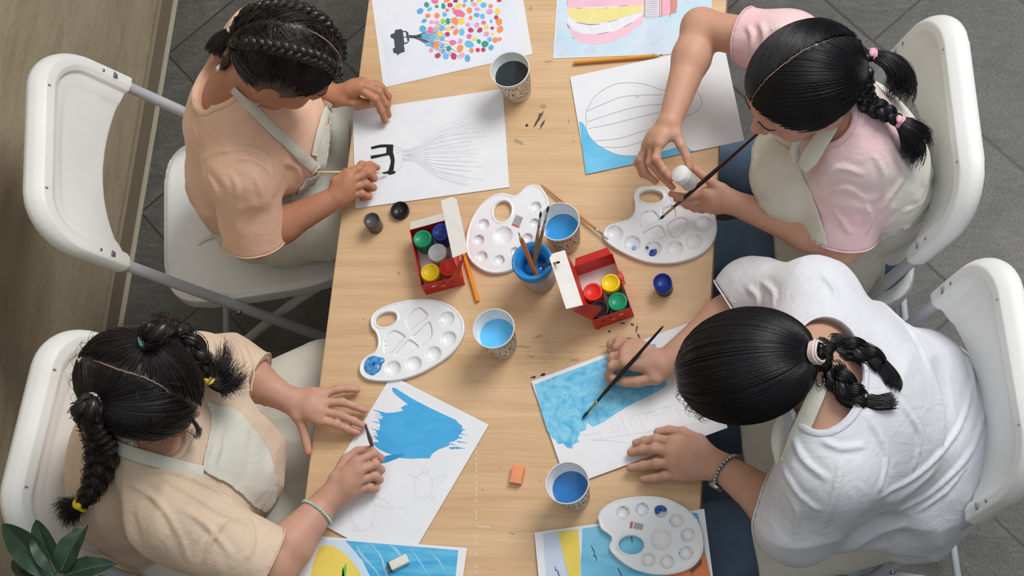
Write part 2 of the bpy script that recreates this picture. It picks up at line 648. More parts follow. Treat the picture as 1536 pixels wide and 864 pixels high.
def mat_wood():
    m = N('pale_beech_laminate', 0.42, 0.4)
    co = m.coord((1.0, 22, 22)); co2 = m.coord((3, 90, 90)); co3 = m.coord((1.3, 5, 1))
    n1 = m.noise(co, 2.2, 8, 0.62, 0.35); n2 = m.noise(co2, 3, 5, 0.6, 0.2); n3 = m.noise(co3, 2.5, 3)
    a = m.ramp(n1, [(0.30, lin(196, 158, 116)), (0.48, lin(213, 177, 136)), (0.66, lin(223, 190, 150))])
    a = m.mix(0.28, a, m.ramp(n2, [(0.35, lin(186, 148, 106)), (0.65, lin(228, 198, 160))]))
    a = m.mix(0.22, a, m.ramp(n3, [(0.3, lin(200, 160, 114)), (0.7, lin(228, 196, 158))]))
    m.col(a); m.bump(n2, 0.05, 0.001)
    return m.m


def mat_cloth(name, c, c2=None, rough=0.85, weave=900, wr=0.5):
    m = N(name, rough, 0.25)
    m.b.inputs['Sheen Weight'].default_value = 0.15
    co = m.coord()
    f = m.noise(co, 9, 4, 0.6); g = m.noise(co, weave, 2, 0.5)
    c2 = c2 or tuple(x * 0.93 for x in c[:3]) + (1,)
    a = m.ramp(f, [(0.3, c2), (0.65, c)])
    a = m.mix(0.06, a, m.ramp(g, [(0.3, (0.2, 0.2, 0.2, 1)), (0.7, (1, 1, 1, 1))]), 'MULTIPLY')
    m.col(a)
    wv = m.noise(m.coord((1, 1, 1)), 26, 5, 0.55, 1.6)
    m.bump(m.mix(0.12, wv, g), wr, 0.006)
    return m.m


M_FLOOR = mat_floor(); M_WALL = mat_wall(); M_WOOD = mat_wood()
M_WHITEP = flat(226, 228, 226, 0.38, 0.5, 'white_plastic')
M_CHAIR = N('white_moulded_resin', 0.42, 0.45)
_n = M_CHAIR.noise(M_CHAIR.coord(), 5, 3)
M_CHAIR.col(M_CHAIR.ramp(_n, [(0.3, lin(230, 231, 228)), (0.7, lin(238, 239, 237))]))
_n = M_CHAIR.noise(M_CHAIR.coord(), 500, 2); M_CHAIR.bump(_n, 0.08, 0.0006); M_CHAIR = M_CHAIR.m
M_TUBE = N('light_grey_painted_steel', 0.32, 0.5)
_n = M_TUBE.noise(M_TUBE.coord(), 12, 3)
M_TUBE.col(M_TUBE.ramp(_n, [(0.3, lin(186, 190, 198)), (0.7, lin(200, 204, 210))])); M_TUBE = M_TUBE.m
M_DARKRUB = flat(40, 40, 42, 0.6)
M_STEEL = N('steel', 0.25, 0.5, lin(170, 172, 176)); M_STEEL.b.inputs['Metallic'].default_value = 1.0; M_STEEL = M_STEEL.m

# ------------------------------------------------------------------ the setting
b = MB(); b.box((0.2, 0.1, -0.05), (5.0, 5.0, 0.10), M_FLOOR)
o = b.build('floor'); tag(o, kind='structure')
# the wall stands on the courtyard floor, its stone base flush with the cladding
b = MB(); b.box((-1.20, 0.1, 2.2), (0.20, 5.0, 4.4), M_WALL)
o = b.build('wall_left', loc=(-1.20, 0.1, 0)); tag(o, kind='structure')
M_GROUT = flat(168, 160, 142, 0.7)
M_SKIRT = flat(128, 116, 96, 0.6)
b = MB(); b.box((-1.094, 0.1, 0.035), (0.012, 5.0, 0.07), M_SKIRT, bev=0.003)
o = b.build('baseboard_left'); tag(o, kind='structure')
b = MB(); b.box((-1.082, 0.1, 0.004), (0.012, 5.0, 0.008), M_GROUT, bev=0.002)
o = b.build('trim_1'); tag(o, kind='structure')

# ------------------------------------------------------------------ the table
XL, XR = -0.343, 0.365
YB, YT = -0.60, 1.20
MARKS = flat(92, 84, 80, 0.7); MARKS2 = flat(176, 150, 118, 0.7); MARKB = flat(66, 118, 160, 0.6); MARKD = flat(40, 44, 46, 0.6); MARKW = flat(228, 222, 210, 0.6)
_mk = {}


_k = [0]


def _lift():
    # each painted mark lies a hair above the one before, as paint does
    _k[0] = (_k[0] + 1) % 24
    return _k[0] * 0.0000045


def blob(mb, px, py, rx, ry, mat, z, ang=0.0, n=14, jag=0.18, seed=0):
    """small flat spot lying on the plane z, given by its photo pixel and pixel radii"""
    rnd = random.Random(seed * 977 + int(px * 13 + py * 7)); pts = []; z = z + _lift()
    ca, sa = math.cos(ang), math.sin(ang)
    for k in range(n):
        t = 2 * PI * k / n; q = 1 + rnd.uniform(-jag, jag)
        x, y = rx * q * math.cos(t), ry * q * math.sin(t)
        pts.append(at(px + x * ca - y * sa, py + x * sa + y * ca, z))
    mb.poly(pts[::-1], mat)


def flatpoly(mb, pxs, mat, z):
    """polygon on the plane z (drawn shapes), ear-clipped by bmesh"""
    P = [at(x, y, z) for x, y in pxs]
    area2 = sum(P[i][0] * P[(i + 1) % len(P)][1] - P[(i + 1) % len(P)][0] * P[i][1] for i in range(len(P)))
    if area2 < 0: P = P[::-1]
    tri = tessellate_polygon([[Vector(p) for p in P]]); out = []
    for a, b_, c in tri:
        n = np.cross(P[b_] - P[a], P[c] - P[a])
        out.append((a, b_, c) if n[2] > 0 else (a, c, b_))
    mb.add(P, out, mat)


def stroke(mb, pxs, wpx, mat, z, n=None, taper=False):
    """painted or pencilled line of pixel width wpx on plane z"""
    z = z + _lift()
    P = spline(pxs, n or max(2, len(pxs) * 6)) if len(pxs) > 2 else np.array(pxs, float)
    T = np.gradient(P, axis=0); T /= np.linalg.norm(T, axis=1)[:, None] + 1e-9
    Nn = np.stack([-T[:, 1], T[:, 0]], 1)
    wv = np.full(len(P), wpx / 2.0) if np.isscalar(wpx) else np.interp(np.linspace(0, 1, len(P)), np.linspace(0, 1, len(wpx)), wpx) / 2
    L = [at(*(p + n_ * w_), z) for p, n_, w_ in zip(P, Nn, wv)]; R_ = [at(*(p - n_ * w_), z) for p, n_, w_ in zip(P, Nn, wv)]
    v = L + R_; k = len(L)
    mb.add(v, [(i, i + 1, k + i + 1, k + i) for i in range(k - 1)], mat)


table = empty('craft_table', (0.011, 0.3, 0), 0, 'long pale beech table covered with drawings, palettes and paint cups', 'table')
b = MB()
b.box((0.011, (YB + YT) / 2, TZ - 0.0125), (XR - XL, YT - YB, 0.025), M_WOOD, bev=0.0012)
zt = TZ + 0.0002
for (x, y, rx, ry, a, m_) in [(808, 178, 2.6, 14, 0.45, MARKS), (814, 186, 1.6, 8, 0.5, MARKS), (815, 160, 5, 3, 0.2, MARKS2), (790, 188, 2.6, 2, 0, MARKD), (778, 213, 8, 3, 0.5, MARKS2),
                              (796, 12, 4, 2, -.6, MARKS2), (823, 92, 7, 1.6, -.2, MARKS2), (598, 410, 2, 2.6, 0, MARKS2), (545, 478, 1.5, 1.5, 0, MARKS2),
                              (546, 492, 1.5, 1.2, 0, MARKS2), (800, 566, 4, 1.6, -.1, MARKD), (815, 562, 4, 1.8, -.3, MARKD), (829, 561, 3, 1.6, -.3, MARKB), (838, 559, 3, 1.2, 0, MARKD),
                              (853, 182, 1.6, 2.6, 0, MARKS2), (860, 212, 2, 1, 0, MARKS2), (898, 493, 2.2, 1.6, 0, MARKS), (914, 497, 2.4, 1.4, 0, MARKD), (921, 510, 2.2, 2, 0, MARKS),
                              (948, 487, 3, 2, .4, MARKS), (955, 493, 1.5, 5, .2, MARKS), (941, 508, 5, 1.6, -.2, MARKS), (958, 504, 1.6, 4, -.4, MARKS), (934, 485, 4, 1.3, .2, MARKS),
                              (750, 702, 2, 1.4, 0, MARKS2), (724, 735, 2.4, 1.4, .4, MARKS2), (768, 800, 4, 2, .3, MARKS2), (811, 722, 1.6, 1.2, 0, MARKS2), (1058, 640, 2, 1, 0, MARKS2),
                              (786, 520, 9, 2, .1, MARKS2), (806, 505, 7, 1.6, -.3, MARKS2), (798, 535, 6, 1.4, .2, MARKS2), (905, 520, 7, 1.5, -.1, MARKS2), (862, 540, 8, 2, 0, MARKS2)]:
    blob(b, x, y, rx, ry, m_, zt, a, 12, 0.35)
for k in range(60):
    rnd = random.Random(k); blob(b, rnd.uniform(770, 860), rnd.uniform(500, 568), rnd.uniform(.4, 1.3), rnd.uniform(.4, 1), MARKS2, zt, 0, 6, .3, k)
for y0 in range(640, 862, 9):
    if random.random() < .75: stroke(b, [(714.5, y0), (714.8, y0 + 5)], 1.1, MARKW, zt)
stroke(b, [(716, 789), (735, 791)], 1.2, MARKW, zt)
for x in (-0.165, 0.19):
    pass
b.build('tabletop', table)
b = MB()
for s_, x in ((1, XL + 0.0005), (-1, XR - 0.0005)):
    b.box((x - s_ * 0.0006, (YB + YT) / 2, TZ - 0.0125), (0.0012, YT - YB, 0.0235), flat(196, 160, 122, 0.5))
b.build('edge_band', table)
M_TFR = flat(58, 58, 60, 0.45)
for (x, y) in ((XL + .05, YB + .08), (XR - .05, YB + .08), (XL + .05, YT - .08), (XR - .05, YT - .08)):
    b = MB(); b.tube([(x, y, 0.0), (x, y, TZ - 0.06)], 0.015, M_TFR, 12); b.build('leg', table)
b = MB()
for x in (XL + .05, XR - .05): b.box((x, (YB + YT) / 2, TZ - .043), (0.025, YT - YB - .14, 0.035), M_TFR, bev=.002)
for y in (YB + .08, YT - .08): b.box((0.011, y, TZ - .043), (XR - XL - .1, 0.025, 0.034), M_TFR, bev=.002)
b.build('frame', table)

# ------------------------------------------------------------------ sheets of paper
M_PAPER = N('drawing_paper', 0.75, 0.3); _c = M_PAPER.coord()
M_PAPER.col(M_PAPER.ramp(M_PAPER.noise(_c, 14, 3), [(0.3, lin(228, 230, 235)), (0.7, lin(234, 236, 240))])).bump(M_PAPER.noise(_c, 500, 3), 0.05, 0.0005); M_PAPER = M_PAPER.m


def wash(name, cols, scale=18, stretch=(1, 1, 1), rot=0.0, rough=0.6, dist=0.8):
    m = N(name, rough, 0.3); co = m.coord(stretch, (0, 0, rot))
    f = m.noise(co, scale, 7, 0.62, dist)
    n = len(cols); m.col(m.ramp(f, [(0.25 + 0.5 * i / (n - 1), lin(*c)) for i, c in enumerate(cols)]))
    return m.m


M_PENCIL = flat(204, 206, 212, 0.6); M_PENCIL2 = flat(158, 158, 164, 0.6); M_INK = flat(24, 26, 30, 0.5)


def sheet(org, th, flip, zi, name='paper_sheet'):
    """A4 sheet, corner at org on the table, long edge along th"""
    L, Wd = 0.297, 0.210
    c, s_ = math.cos(th), math.sin(th); sg = 1 if flip else -1
    q = [np.array([org[0] + c * a - s_ * sg * bb, org[1] + s_ * a + c * sg * bb, 0]) for a, bb in ((0, 0), (L, 0), (L, Wd), (0, Wd))]
    if not flip: q = q[::-1]
    z0 = TZ + 0.0004 + zi * 0.0009; z1 = z0 + 0.0006
    mb = MB()
    lo = [p + [0, 0, z0] for p in q]; hi = [p + [0, 0, z1] for p in q]
    mb.add(lo + hi, [(4, 5, 6, 7), (3, 2, 1, 0)] + [(i, (i + 1) % 4, 4 + (i + 1) % 4, 4 + i) for i in range(4)], M_PAPER)
    return mb, z1 + 0.00012


def sub(q, s, org):
    return [(org[0] + x / s, org[1] + y / s) for x, y in q]


DZ = 0.00012
# 1 the car lifted by balloons, finished
mb, z = sheet((-0.291, 0.418), 0.231, True, 0)
W1 = wash('pale_sky_wash', [(206, 224, 240), (224, 230, 242), (232, 234, 244), (222, 226, 242)], 9)
flatpoly(mb, [(564, 0), (776, 0), (784, 80), (597, 120), (585, 132), (576, 122)][:0] or [(566, 2), (772, 2), (786, 82), (583, 128)], W1, z)
CAR = flat(72, 74, 84, 0.6)
T = lambda q: sub(q, 4.8, (500, 0))
flatpoly(mb, T([(445, 215), (490, 208), (500, 222), (525, 222), (540, 235), (548, 290), (535, 312), (508, 320), (515, 372), (480, 385), (462, 400), (455, 385), (432, 382), (428, 350), (442, 342), (436, 282), (412, 270), (412, 248), (440, 238)]), CAR, z + DZ)
for q in ([(502, 232), (522, 232), (526, 262), (506, 265)], [(506, 272), (528, 270), (535, 302), (512, 308)]):
    flatpoly(mb, T(q), flat(226, 228, 240, .6), z + 2 * DZ)
BAL = [(236, 120, 160), (96, 176, 226), (242, 150, 94), (60, 160, 140), (196, 70, 96), (244, 214, 90), (226, 160, 206), (110, 190, 236), (244, 170, 190), (150, 70, 90), (160, 206, 90)]
BM = [flat(*c, .6) for c in BAL]
for k in range(26):
    rnd = random.Random(k); t = -0.55 + k / 25 * 1.15
    x1 = 700 + rnd.uniform(0, 240); y1 = 270 + (x1 - 545) * t * .8
    stroke(mb, T([(545, 262 + (k - 13) * .8), (600 + 20 * abs(t), 265 + 30 * t + rnd.uniform(-4, 4)), (x1, y1)]), 0.55, flat(70, 72, 84, .6), z + DZ)
BL = [(625, 80, 26, 20, 1), (672, 34, 18, 20, 3), (730, 8, 28, 18, 0), (818, 4, 24, 14, 2), (880, 6, 18, 14, 9), (840, 36, 20, 18, 4), (792, 44, 16, 22, 3), (745, 46, 14, 12, 3), (694, 66, 20, 12, 7), (900, 40, 24, 18, 5), (940, 38, 14, 14, 2),
      (1015, 30, 22, 16, 8), (1082, 36, 22, 20, 7), (1132, 44, 16, 16, 2), (1182, 82, 20, 22, 5), (1125, 84, 26, 18, 6), (980, 74, 20, 22, 2), (905, 94, 48, 24, 0), (1032, 108, 22, 16, 1), (1074, 118, 18, 20, 7), (1172, 124, 16, 16, 4), (1192, 156, 24, 26, 2),
      (1200, 212, 22, 26, 2), (745, 112, 20, 20, 2), (680, 112, 20, 16, 2), (802, 104, 18, 16, 7), (654, 150, 20, 14, 1), (706, 160, 16, 14, 6), (746, 162, 20, 16, 8), (790, 152, 18, 20, 10), (826, 152, 16, 24, 3), (876, 152, 24, 30, 2), (925, 152, 22, 24, 5),
      (988, 128, 14, 16, 2), (968, 178, 18, 14, 6), (1034, 180, 18, 18, 6), (1082, 162, 18, 16, 0), (1136, 152, 10, 14, 7), (644, 206, 26, 24, 1), (698, 212, 20, 22, 0), (780, 200, 22, 18, 7), (830, 206, 16, 16, 5), (882, 230, 18, 26, 2), (925, 230, 20, 26, 7),
      (990, 216, 20, 18, 4), (1055, 216, 22, 18, 4), (1100, 194, 18, 16, 5), (1144, 202, 14, 12, 4), (768, 242, 22, 20, 5), (822, 246, 18, 18, 4), (660, 262, 26, 24, 1), (716, 270, 22, 20, 7), (782, 276, 22, 14, 7), (978, 262, 20, 18, 0), (1014, 280, 18, 14, 5),
      (1102, 244, 20, 18, 6), (1048, 298, 14, 18, 3), (1092, 318, 26, 24, 3), (1125, 284, 18, 18, 7), (1166, 288, 20, 20, 2), (1198, 282, 16, 14, 2), (684, 318, 24, 16, 7), (742, 324, 20, 24, 2), (782, 330, 16, 16, 7), (860, 306, 26, 20, 0), (915, 292, 16, 14, 6),
      (978, 318, 34, 26, 7), (832, 348, 18, 20, 3), (912, 346, 24, 26, 2), (994, 364, 18, 18, 2), (1040, 360, 16, 16, 4), (1080, 358, 16, 16, 4), (1136, 342, 18, 22, 1), (704, 362, 16, 16, 6), (752, 400, 24, 18, 4), (810, 406, 22, 22, 7), (866, 404, 20, 26, 4),
      (930, 396, 20, 18, 8), (966, 420, 20, 26, 1), (790, 368, 12, 16, 1), (950, 6, 16, 10, 1), (1000, 2, 16, 8, 3), (1050, 4, 22, 10, 5), (1195, 4, 18, 10, 4), (820, 72, 14, 12, 0), (866, 66, 14, 12, 2), (1036, 66, 20, 12, 6), (1148, 244, 12, 10, 5), (860, 196, 12, 12, 0)]
for i, (x, y, rx, ry, c) in enumerate(BL):
    blob(mb, 500 + x / 4.8, y / 4.8, rx / 4.8, ry / 4.8, BM[c], z + 2 * DZ + (i % 3) * .00004, random.uniform(-.6, .6), 14, .09, i)
tag(mb.build('painted_sheet'), 'finished painting of a dark car lifted by coloured balloons', 'painting')

# 2 balloons just being drawn, black car begun
mb, z = sheet((-0.347, 0.368), 0.146, False, 1)
T = lambda q: sub(q, 4.115, (510, 120))
rnd = random.Random(3)
for k in range(15):
    t = -1 + 2 * k / 14
    stroke(mb, T([(388, 466 - 30 * (abs(t) > .5) * (-t)), (470, 462 + 50 * t), (620, 462 + 135 * t + rnd.uniform(-8, 8)), (780 + rnd.uniform(-40, 110), 455 + 190 * t)]), .55, M_PENCIL, z)
    stroke(mb, T([(520, 464 + 120 * t * .8), (640, 450 + 165 * t), (760 + rnd.uniform(0, 60), 440 + 215 * t)]), .5, M_PENCIL, z)
for q in ([(330, 405), (378, 425), (388, 462), (380, 530), (345, 572)], [(345, 425), (370, 440), (345, 455)], [(200, 510), (300, 500)], [(225, 520), (240, 570), (300, 560)], [(240, 480), (305, 470)]):
    stroke(mb, T(q), .6, M_PENCIL, z)
for q, wd in (([(192, 421), (250, 408), (328, 405)], [4, 4.4, 4.6, 3.5]), ([(190, 478), (230, 470), (300, 456)], [5, 5, 4, 4]), ([(308, 402), (306, 466)], 10.5), ([(316, 455), (325, 500), (315, 560)], [7, 6.4, 6, 8]), ([(272, 570), (310, 574), (342, 568)], [1.5, 5.6, 3.4])):
    stroke(mb, T(q), wd, M_INK, z + DZ)
blob(mb, 584.5, 258.5, 5, 3.4, M_INK, z + 2 * DZ, 0, 12, .2)
tag(mb.build('paper_sheet'), 'white sheet with a black car shape begun and faint pencil strings', 'drawing')

# 3 right: balloon outline with a blue corner
mb, z = sheet((0.076, 0.434), 0.226, False, 2)
T = lambda q: sub(q, 3.755, (840, 50))
WB = wash('sky_blue_wash', [(84, 178, 228), (112, 196, 236), (128, 204, 240)], 14)
out = spline([(745, 672), (700, 635), (560, 668), (440, 690), (330, 684), (235, 642), (182, 600), (150, 545), (132, 508), (106, 494)], 50)
flatpoly(mb, T([(146, 793)] + [(760, 662)] + [tuple(p) for p in out[2:]]), WB, z)
for q in ([(145, 440), (200, 352), (300, 290), (400, 278), (490, 290), (575, 318), (700, 330), (760, 325), (785, 345), (797, 385), (795, 412), (760, 445), (690, 475), (560, 520)],
          [(145, 445), (148, 500), (150, 545), (182, 600), (235, 642), (330, 684), (440, 690)], [(150, 440), (250, 395), (350, 358), (480, 347), (575, 347)],
          [(150, 500), (300, 450), (430, 415), (575, 398)], [(160, 537), (300, 508), (450, 470), (560, 445)], [(192, 606), (330, 592), (450, 556), (540, 528)], [(222, 640), (350, 640), (470, 608)], [(428, 350), (438, 362), (446, 352)]):
    stroke(mb, T(q), .65, M_PENCIL2, z + DZ)
tag(mb.build('paper_sheet'), 'white sheet with a striped balloon in pencil and one blue corner', 'drawing')

# 4 left front: big blue patch, pencil turtles
mb, z = sheet((-0.208, -0.175), -2.016, True, 3)
T = lambda q: sub(q, 3.087, (450, 550))
WB2 = wash('fresh_blue_paint', [(62, 160, 220), (74, 172, 228), (84, 180, 232)], 16, (1, 3, 1), 0.4)
flatpoly(mb, T([(425, 98), (440, 98), (520, 148), (600, 190), (690, 232), (722, 246), (735, 262), (752, 275), (748, 290), (752, 300), (735, 318), (740, 328), (715, 345), (690, 352), (690, 366), (640, 384), (612, 404), (600, 425), (560, 424), (520, 427), (470, 424), (430, 410), (400, 398), (372, 386),
                 (345, 366), (332, 352), (352, 352), (366, 346), (350, 330), (340, 318), (360, 322), (352, 296), (340, 292), (366, 296), (372, 262), (362, 240), (378, 246), (384, 232), (358, 204), (402, 214), (436, 212), (478, 204), (466, 190), (486, 178), (500, 176), (470, 152), (440, 128), (430, 116)]), WB2, z)
rnd = random.Random(5)
for k in range(26):
    x = rnd.uniform(335, 360); y = rnd.uniform(205, 380); stroke(mb, T([(x - 6, y - 6), (x + 40, y + 8)]), [.4, 2.2, .8], WB2, z + DZ)
    x = rnd.uniform(690, 730); y = rnd.uniform(280, 385); stroke(mb, T([(x, y - 6), (x + rnd.uniform(20, 50), y)]), [2, 1.2, .3], WB2, z + DZ)
flatpoly(mb, T([(366, 430), (400, 412), (470, 402), (484, 410), (450, 426), (400, 444), (372, 450)]), wash('darker_blue_stroke', [(44, 140, 204), (56, 152, 212)], 20), z + DZ)
for q in ([(240, 640), (240, 700), (262, 752), (290, 758), (320, 745), (342, 700), (346, 640), (320, 602), (280, 606), (240, 640)], [(345, 600), (400, 625), (435, 665)], [(345, 640), (380, 648), (425, 660)], [(245, 740), (262, 728), (270, 752), (246, 762), (245, 740)],
          [(322, 735), (334, 725), (342, 745), (322, 755)], [(450, 660), (470, 652), (490, 668)], [(530, 560), (535, 520), (575, 490), (605, 515), (612, 570), (590, 605), (545, 600), (530, 560)], [(562, 482), (580, 472), (596, 484)], [(610, 530), (640, 508), (678, 504), (655, 530), (625, 545)],
          [(500, 500), (530, 512), (545, 520)], [(525, 595), (530, 612), (560, 605)], [(595, 600), (620, 620), (618, 596)], [(565, 482), (568, 492)], [(590, 482), (592, 492)]):
    stroke(mb, T(q), .6, M_PENCIL, z)
tag(mb.build('paper_sheet'), 'slanting white sheet with a fresh blue patch and pencil turtles', 'drawing')

# 5 right front: blue watercolour sky above pencilled houses
mb, z = sheet((0.133, -0.376), 0.395, True, 4)
T = lambda q: sub(q, 3.2, (780, 460))
WB3 = wash('mottled_watercolour', [(52, 152, 210), (96, 184, 226), (140, 208, 236), (74, 170, 222)], 26, (1, 1, 1), 0, .6, 1.6)
flatpoly(mb, T([(68, 374), (180, 330), (430, 238), (560, 192), (650, 178), (655, 200), (640, 212), (690, 330), (706, 375), (690, 388), (620, 430), (560, 456), (470, 506), (400, 556), (352, 576), (340, 570), (322, 556), (316, 592), (290, 600), (284, 622), (276, 628), (284, 650), (256, 660), (252, 682), (228, 678), (206, 656),
                 (180, 660), (172, 642), (152, 628), (130, 590), (112, 532), (84, 440)]), WB3, z)
for x0, y0, x1, y1 in ((350, 640, 860, 560), (380, 600, 400, 650), (480, 520, 520, 620), (560, 500, 600, 600), (740, 450, 790, 580), (840, 470, 870, 560), (520, 530, 740, 470), (600, 515, 650, 500), (640, 525, 680, 510), (690, 500, 715, 480), (560, 660, 420, 640), (300, 620, 380, 600), (330, 640, 420, 640), (760, 500, 900, 480)):
    stroke(mb, T([(x0, y0), ((x0 + x1) / 2, (y0 + y1) / 2 + 2), (x1, y1)]), .55, M_PENCIL, z)
for cx, cy in ((455, 585), (540, 552), (620, 520), (700, 495)):
    stroke(mb, T([(cx - 14, cy - 12), (cx + 12, cy - 18), (cx + 16, cy + 10), (cx - 10, cy + 16), (cx - 14, cy - 12)]), .5, M_PENCIL, z)
blob(mb, 1029, 589, 2.5, 1.8, WB3, z, 0, 8, .2)
tag(mb.build('paper_sheet'), 'slanting white sheet with mottled blue sky above pencilled houses', 'drawing')

# 6 bottom left: blue waves and yellow sun
mb, z = sheet((-0.333, -0.479), -0.045, False, 5)
T = lambda q: sub(q, 5.486, (440, 740))
WS = wash('streaky_sea_blue', [(52, 148, 204), (70, 168, 218), (104, 190, 228), (60, 158, 212)], 7, (1, 6, 1), 2.1)
WP = wash('pale_blue_band', [(186, 214, 236), (206, 224, 240), (214, 222, 240)], 12)
WY = wash('sun_yellow', [(226, 200, 90), (238, 214, 106), (232, 206, 84)], 14)
flatpoly(mb, T([(255, 385), (420, 388), (1358, 468), (1325, 790), (120, 790), (165, 560)]), WS, z)
flatpoly(mb, T([(255, 385), (425, 388), (500, 470), (570, 560), (630, 680), (690, 790), (120, 790), (165, 560)]), WP, z + DZ)
c_ = spline([(215, 440), (300, 425), (400, 478), (480, 555), (545, 650), (590, 790)], 30)
flatpoly(mb, T([tuple(p) for p in c_] + [(118, 790), (168, 560)]), WY, z + 2 * DZ)
for q, wd in (([(520, 430), (560, 500), (680, 640), (740, 740)], [1, 4, 2, 1]), ([(640, 415), (720, 520), (760, 640), (800, 760)], [1, 3, 4, 1]), ([(790, 425), (850, 470), (900, 540)], [1, 5, 1]), ([(960, 450), (1040, 560), (1130, 700)], [.5, 2, .5]), ([(1120, 470), (1200, 560), (1260, 660)], [.5, 2.5, .5])):
    stroke(mb, T(q), wd, flat(150, 206, 236, .6), z + DZ * 1.5)
GR = flat(110, 186, 76, .6)
for q in ([(400, 690), (408, 620), (436, 570), (438, 640), (425, 700)], [(396, 700), (398, 630), (412, 600), (420, 690)]):
    flatpoly(mb, T(q), GR, z + 3 * DZ)
tag(mb.build('painted_sheet'), 'painting of blue waves beside a yellow sun at the front edge', 'painting')

# 7 bottom right: beach painting
mb, z = sheet((0.081, -0.461), 0.174, False, 6)
T = lambda q: sub(q, 4.966, (790, 690))
WS2 = wash('beach_sea_wash', [(66, 152, 204), (104, 184, 222), (130, 202, 230), (84, 170, 214)], 8, (1, 2, 1), 1.0)
WL = wash('lavender_wash', [(176, 196, 226), (198, 210, 234), (214, 220, 240)], 12)
WO = wash('orange_earth', [(196, 104, 64), (222, 130, 84), (176, 88, 60)], 30)
flatpoly(mb, T([(122, 548), (400, 512), (700, 468), (1275, 395), (1390, 960), (150, 960)]), WS2, z)
flatpoly(mb, T([(122, 548), (232, 535), (330, 960), (150, 960)]), WL, z + DZ)
flatpoly(mb, T([(232, 538), (385, 515), (400, 700), (410, 960), (335, 960), (270, 690)]), WY, z + 2 * DZ)
flatpoly(mb, T([(385, 515), (412, 511), (412, 640), (402, 760), (410, 960), (400, 960), (398, 700)]), flat(222, 232, 244, .6), z + 3 * DZ)
flatpoly(mb, T([(1010, 860), (1120, 838), (1290, 700), (1330, 690), (1392, 960), (1000, 960)]), WO, z + DZ)
flatpoly(mb, T([(1190, 790), (1290, 705), (1310, 770), (1230, 850)]), flat(120, 84, 64, .6), z + 2 * DZ)
flatpoly(mb, T([(1215, 398), (1262, 392), (1275, 470)]), WS2, z + 2 * DZ)
for q in ([(482, 635), (492, 665), (500, 672), (505, 700), (500, 712), (518, 722), (518, 752)], [(210, 792), (218, 822), (232, 826), (236, 850), (248, 864)], [(682, 802), (690, 830), (702, 850), (706, 864)], [(778, 560), (784, 590), (786, 615)]):
    stroke(mb, T(q), [.8, 1.6, 1, 1.8, .8], flat(36, 52, 76, .6), z + 3 * DZ)
tag(mb.build('painted_sheet'), 'beach painting with yellow strip, blue sea and bird marks, palette on it', 'painting')

# 8 top right: pastel hot air balloon
bl = at(829.8, 87.9)
th8 = math.atan2(*(at(1075, 78) - bl)[[1, 0]])
mb, z = sheet((bl[0], bl[1]), th8 - 0.005, True, 0)
T = lambda q: sub(q, 5.12, (820, 0))
W8 = wash('pastel_sky', [(176, 212, 234), (196, 222, 238), (212, 226, 240), (184, 216, 236)], 8)
flatpoly(mb, T([(100, -260), (1282, -260), (1250, 405), (62, 437)]), W8, z)
PK = wash('pastel_pink', [(238, 184, 204), (242, 198, 214), (236, 176, 200)], 10)
PY = flat(236, 224, 150, .6); PWT = flat(232, 232, 240, .6)
flatpoly(mb, T([(165, -100), (155, 60), (160, 180), (195, 270), (260, 325), (370, 342), (500, 325), (620, 270), (740, 170), (750, 20), (745, -100)]), PK, z + DZ)
flatpoly(mb, T([(160, 170), (205, 235), (290, 262), (400, 262), (520, 240), (640, 185), (740, 110), (740, 40), (160, 62)]), PWT, z + 2 * DZ)
flatpoly(mb, T([(160, 62), (300, 62), (450, 60), (735, 38), (735, 95), (620, 120), (480, 165), (350, 182), (240, 170), (175, 130)]), PY, z + 3 * DZ)
for q in ([(155, 180), (170, 210), (180, 215)], [(225, 62), (268, 64)], [(440, 62), (470, 60)], [(560, 48), (625, 42)], [(225, 172), (330, 188), (410, 184)], [(470, 168), (545, 152)], [(390, 262), (480, 245)], [(590, 208), (655, 172)], [(195, 285), (215, 300)], [(160, 0), (158, 40)]):
    stroke(mb, T(q), [.5, 1.1, .5], flat(120, 108, 120, .6), z + 4 * DZ)
BR_ = flat(196, 128, 120, .6)
flatpoly(mb, T([(750, -60), (745, 100), (775, 145), (870, 128), (880, 124), (985, 100), (1008, 40), (1005, -60)]), flat(222, 214, 220, .6), z + 3 * DZ)
flatpoly(mb, T([(880, -60), (880, 122), (945, 112), (948, -60)]), flat(240, 176, 196, .6), z + 4 * DZ)
flatpoly(mb, T([(952, -60), (948, 110), (985, 98), (1005, 40), (1003, -60)]), flat(222, 160, 150, .6), z + 4 * DZ)
for x in (750, 868, 882, 950): stroke(mb, T([(x, -40), (x + 2, 60), (x - 2, 130)]), 1.2, BR_, z + 5 * DZ)
for k in range(9): stroke(mb, T([(755, 130 - k * 17), (850, 124 - k * 17)]), .8, flat(176, 190, 200, .6), z + 5 * DZ)
for k in range(9): stroke(mb, T([(952, 104 - k * 12), (1000, 90 - k * 12)]), .7, BR_, z + 5 * DZ)
for cx, cy, rx, ry in ((840, 250, 70, 90), (820, 370, 95, 50), (110, 370, 60, 60), (340, 390, 50, 40), (1100, 0, 40, 26)):
    blob(mb, 820 + cx / 5.12, cy / 5.12, rx / 5.12, ry / 5.12, flat(204, 218, 234, .6), z + .5 * DZ, 0, 20, .1)
tag(mb.build('painted_sheet'), 'finished painting of a pastel pink and yellow hot air balloon', 'painting')

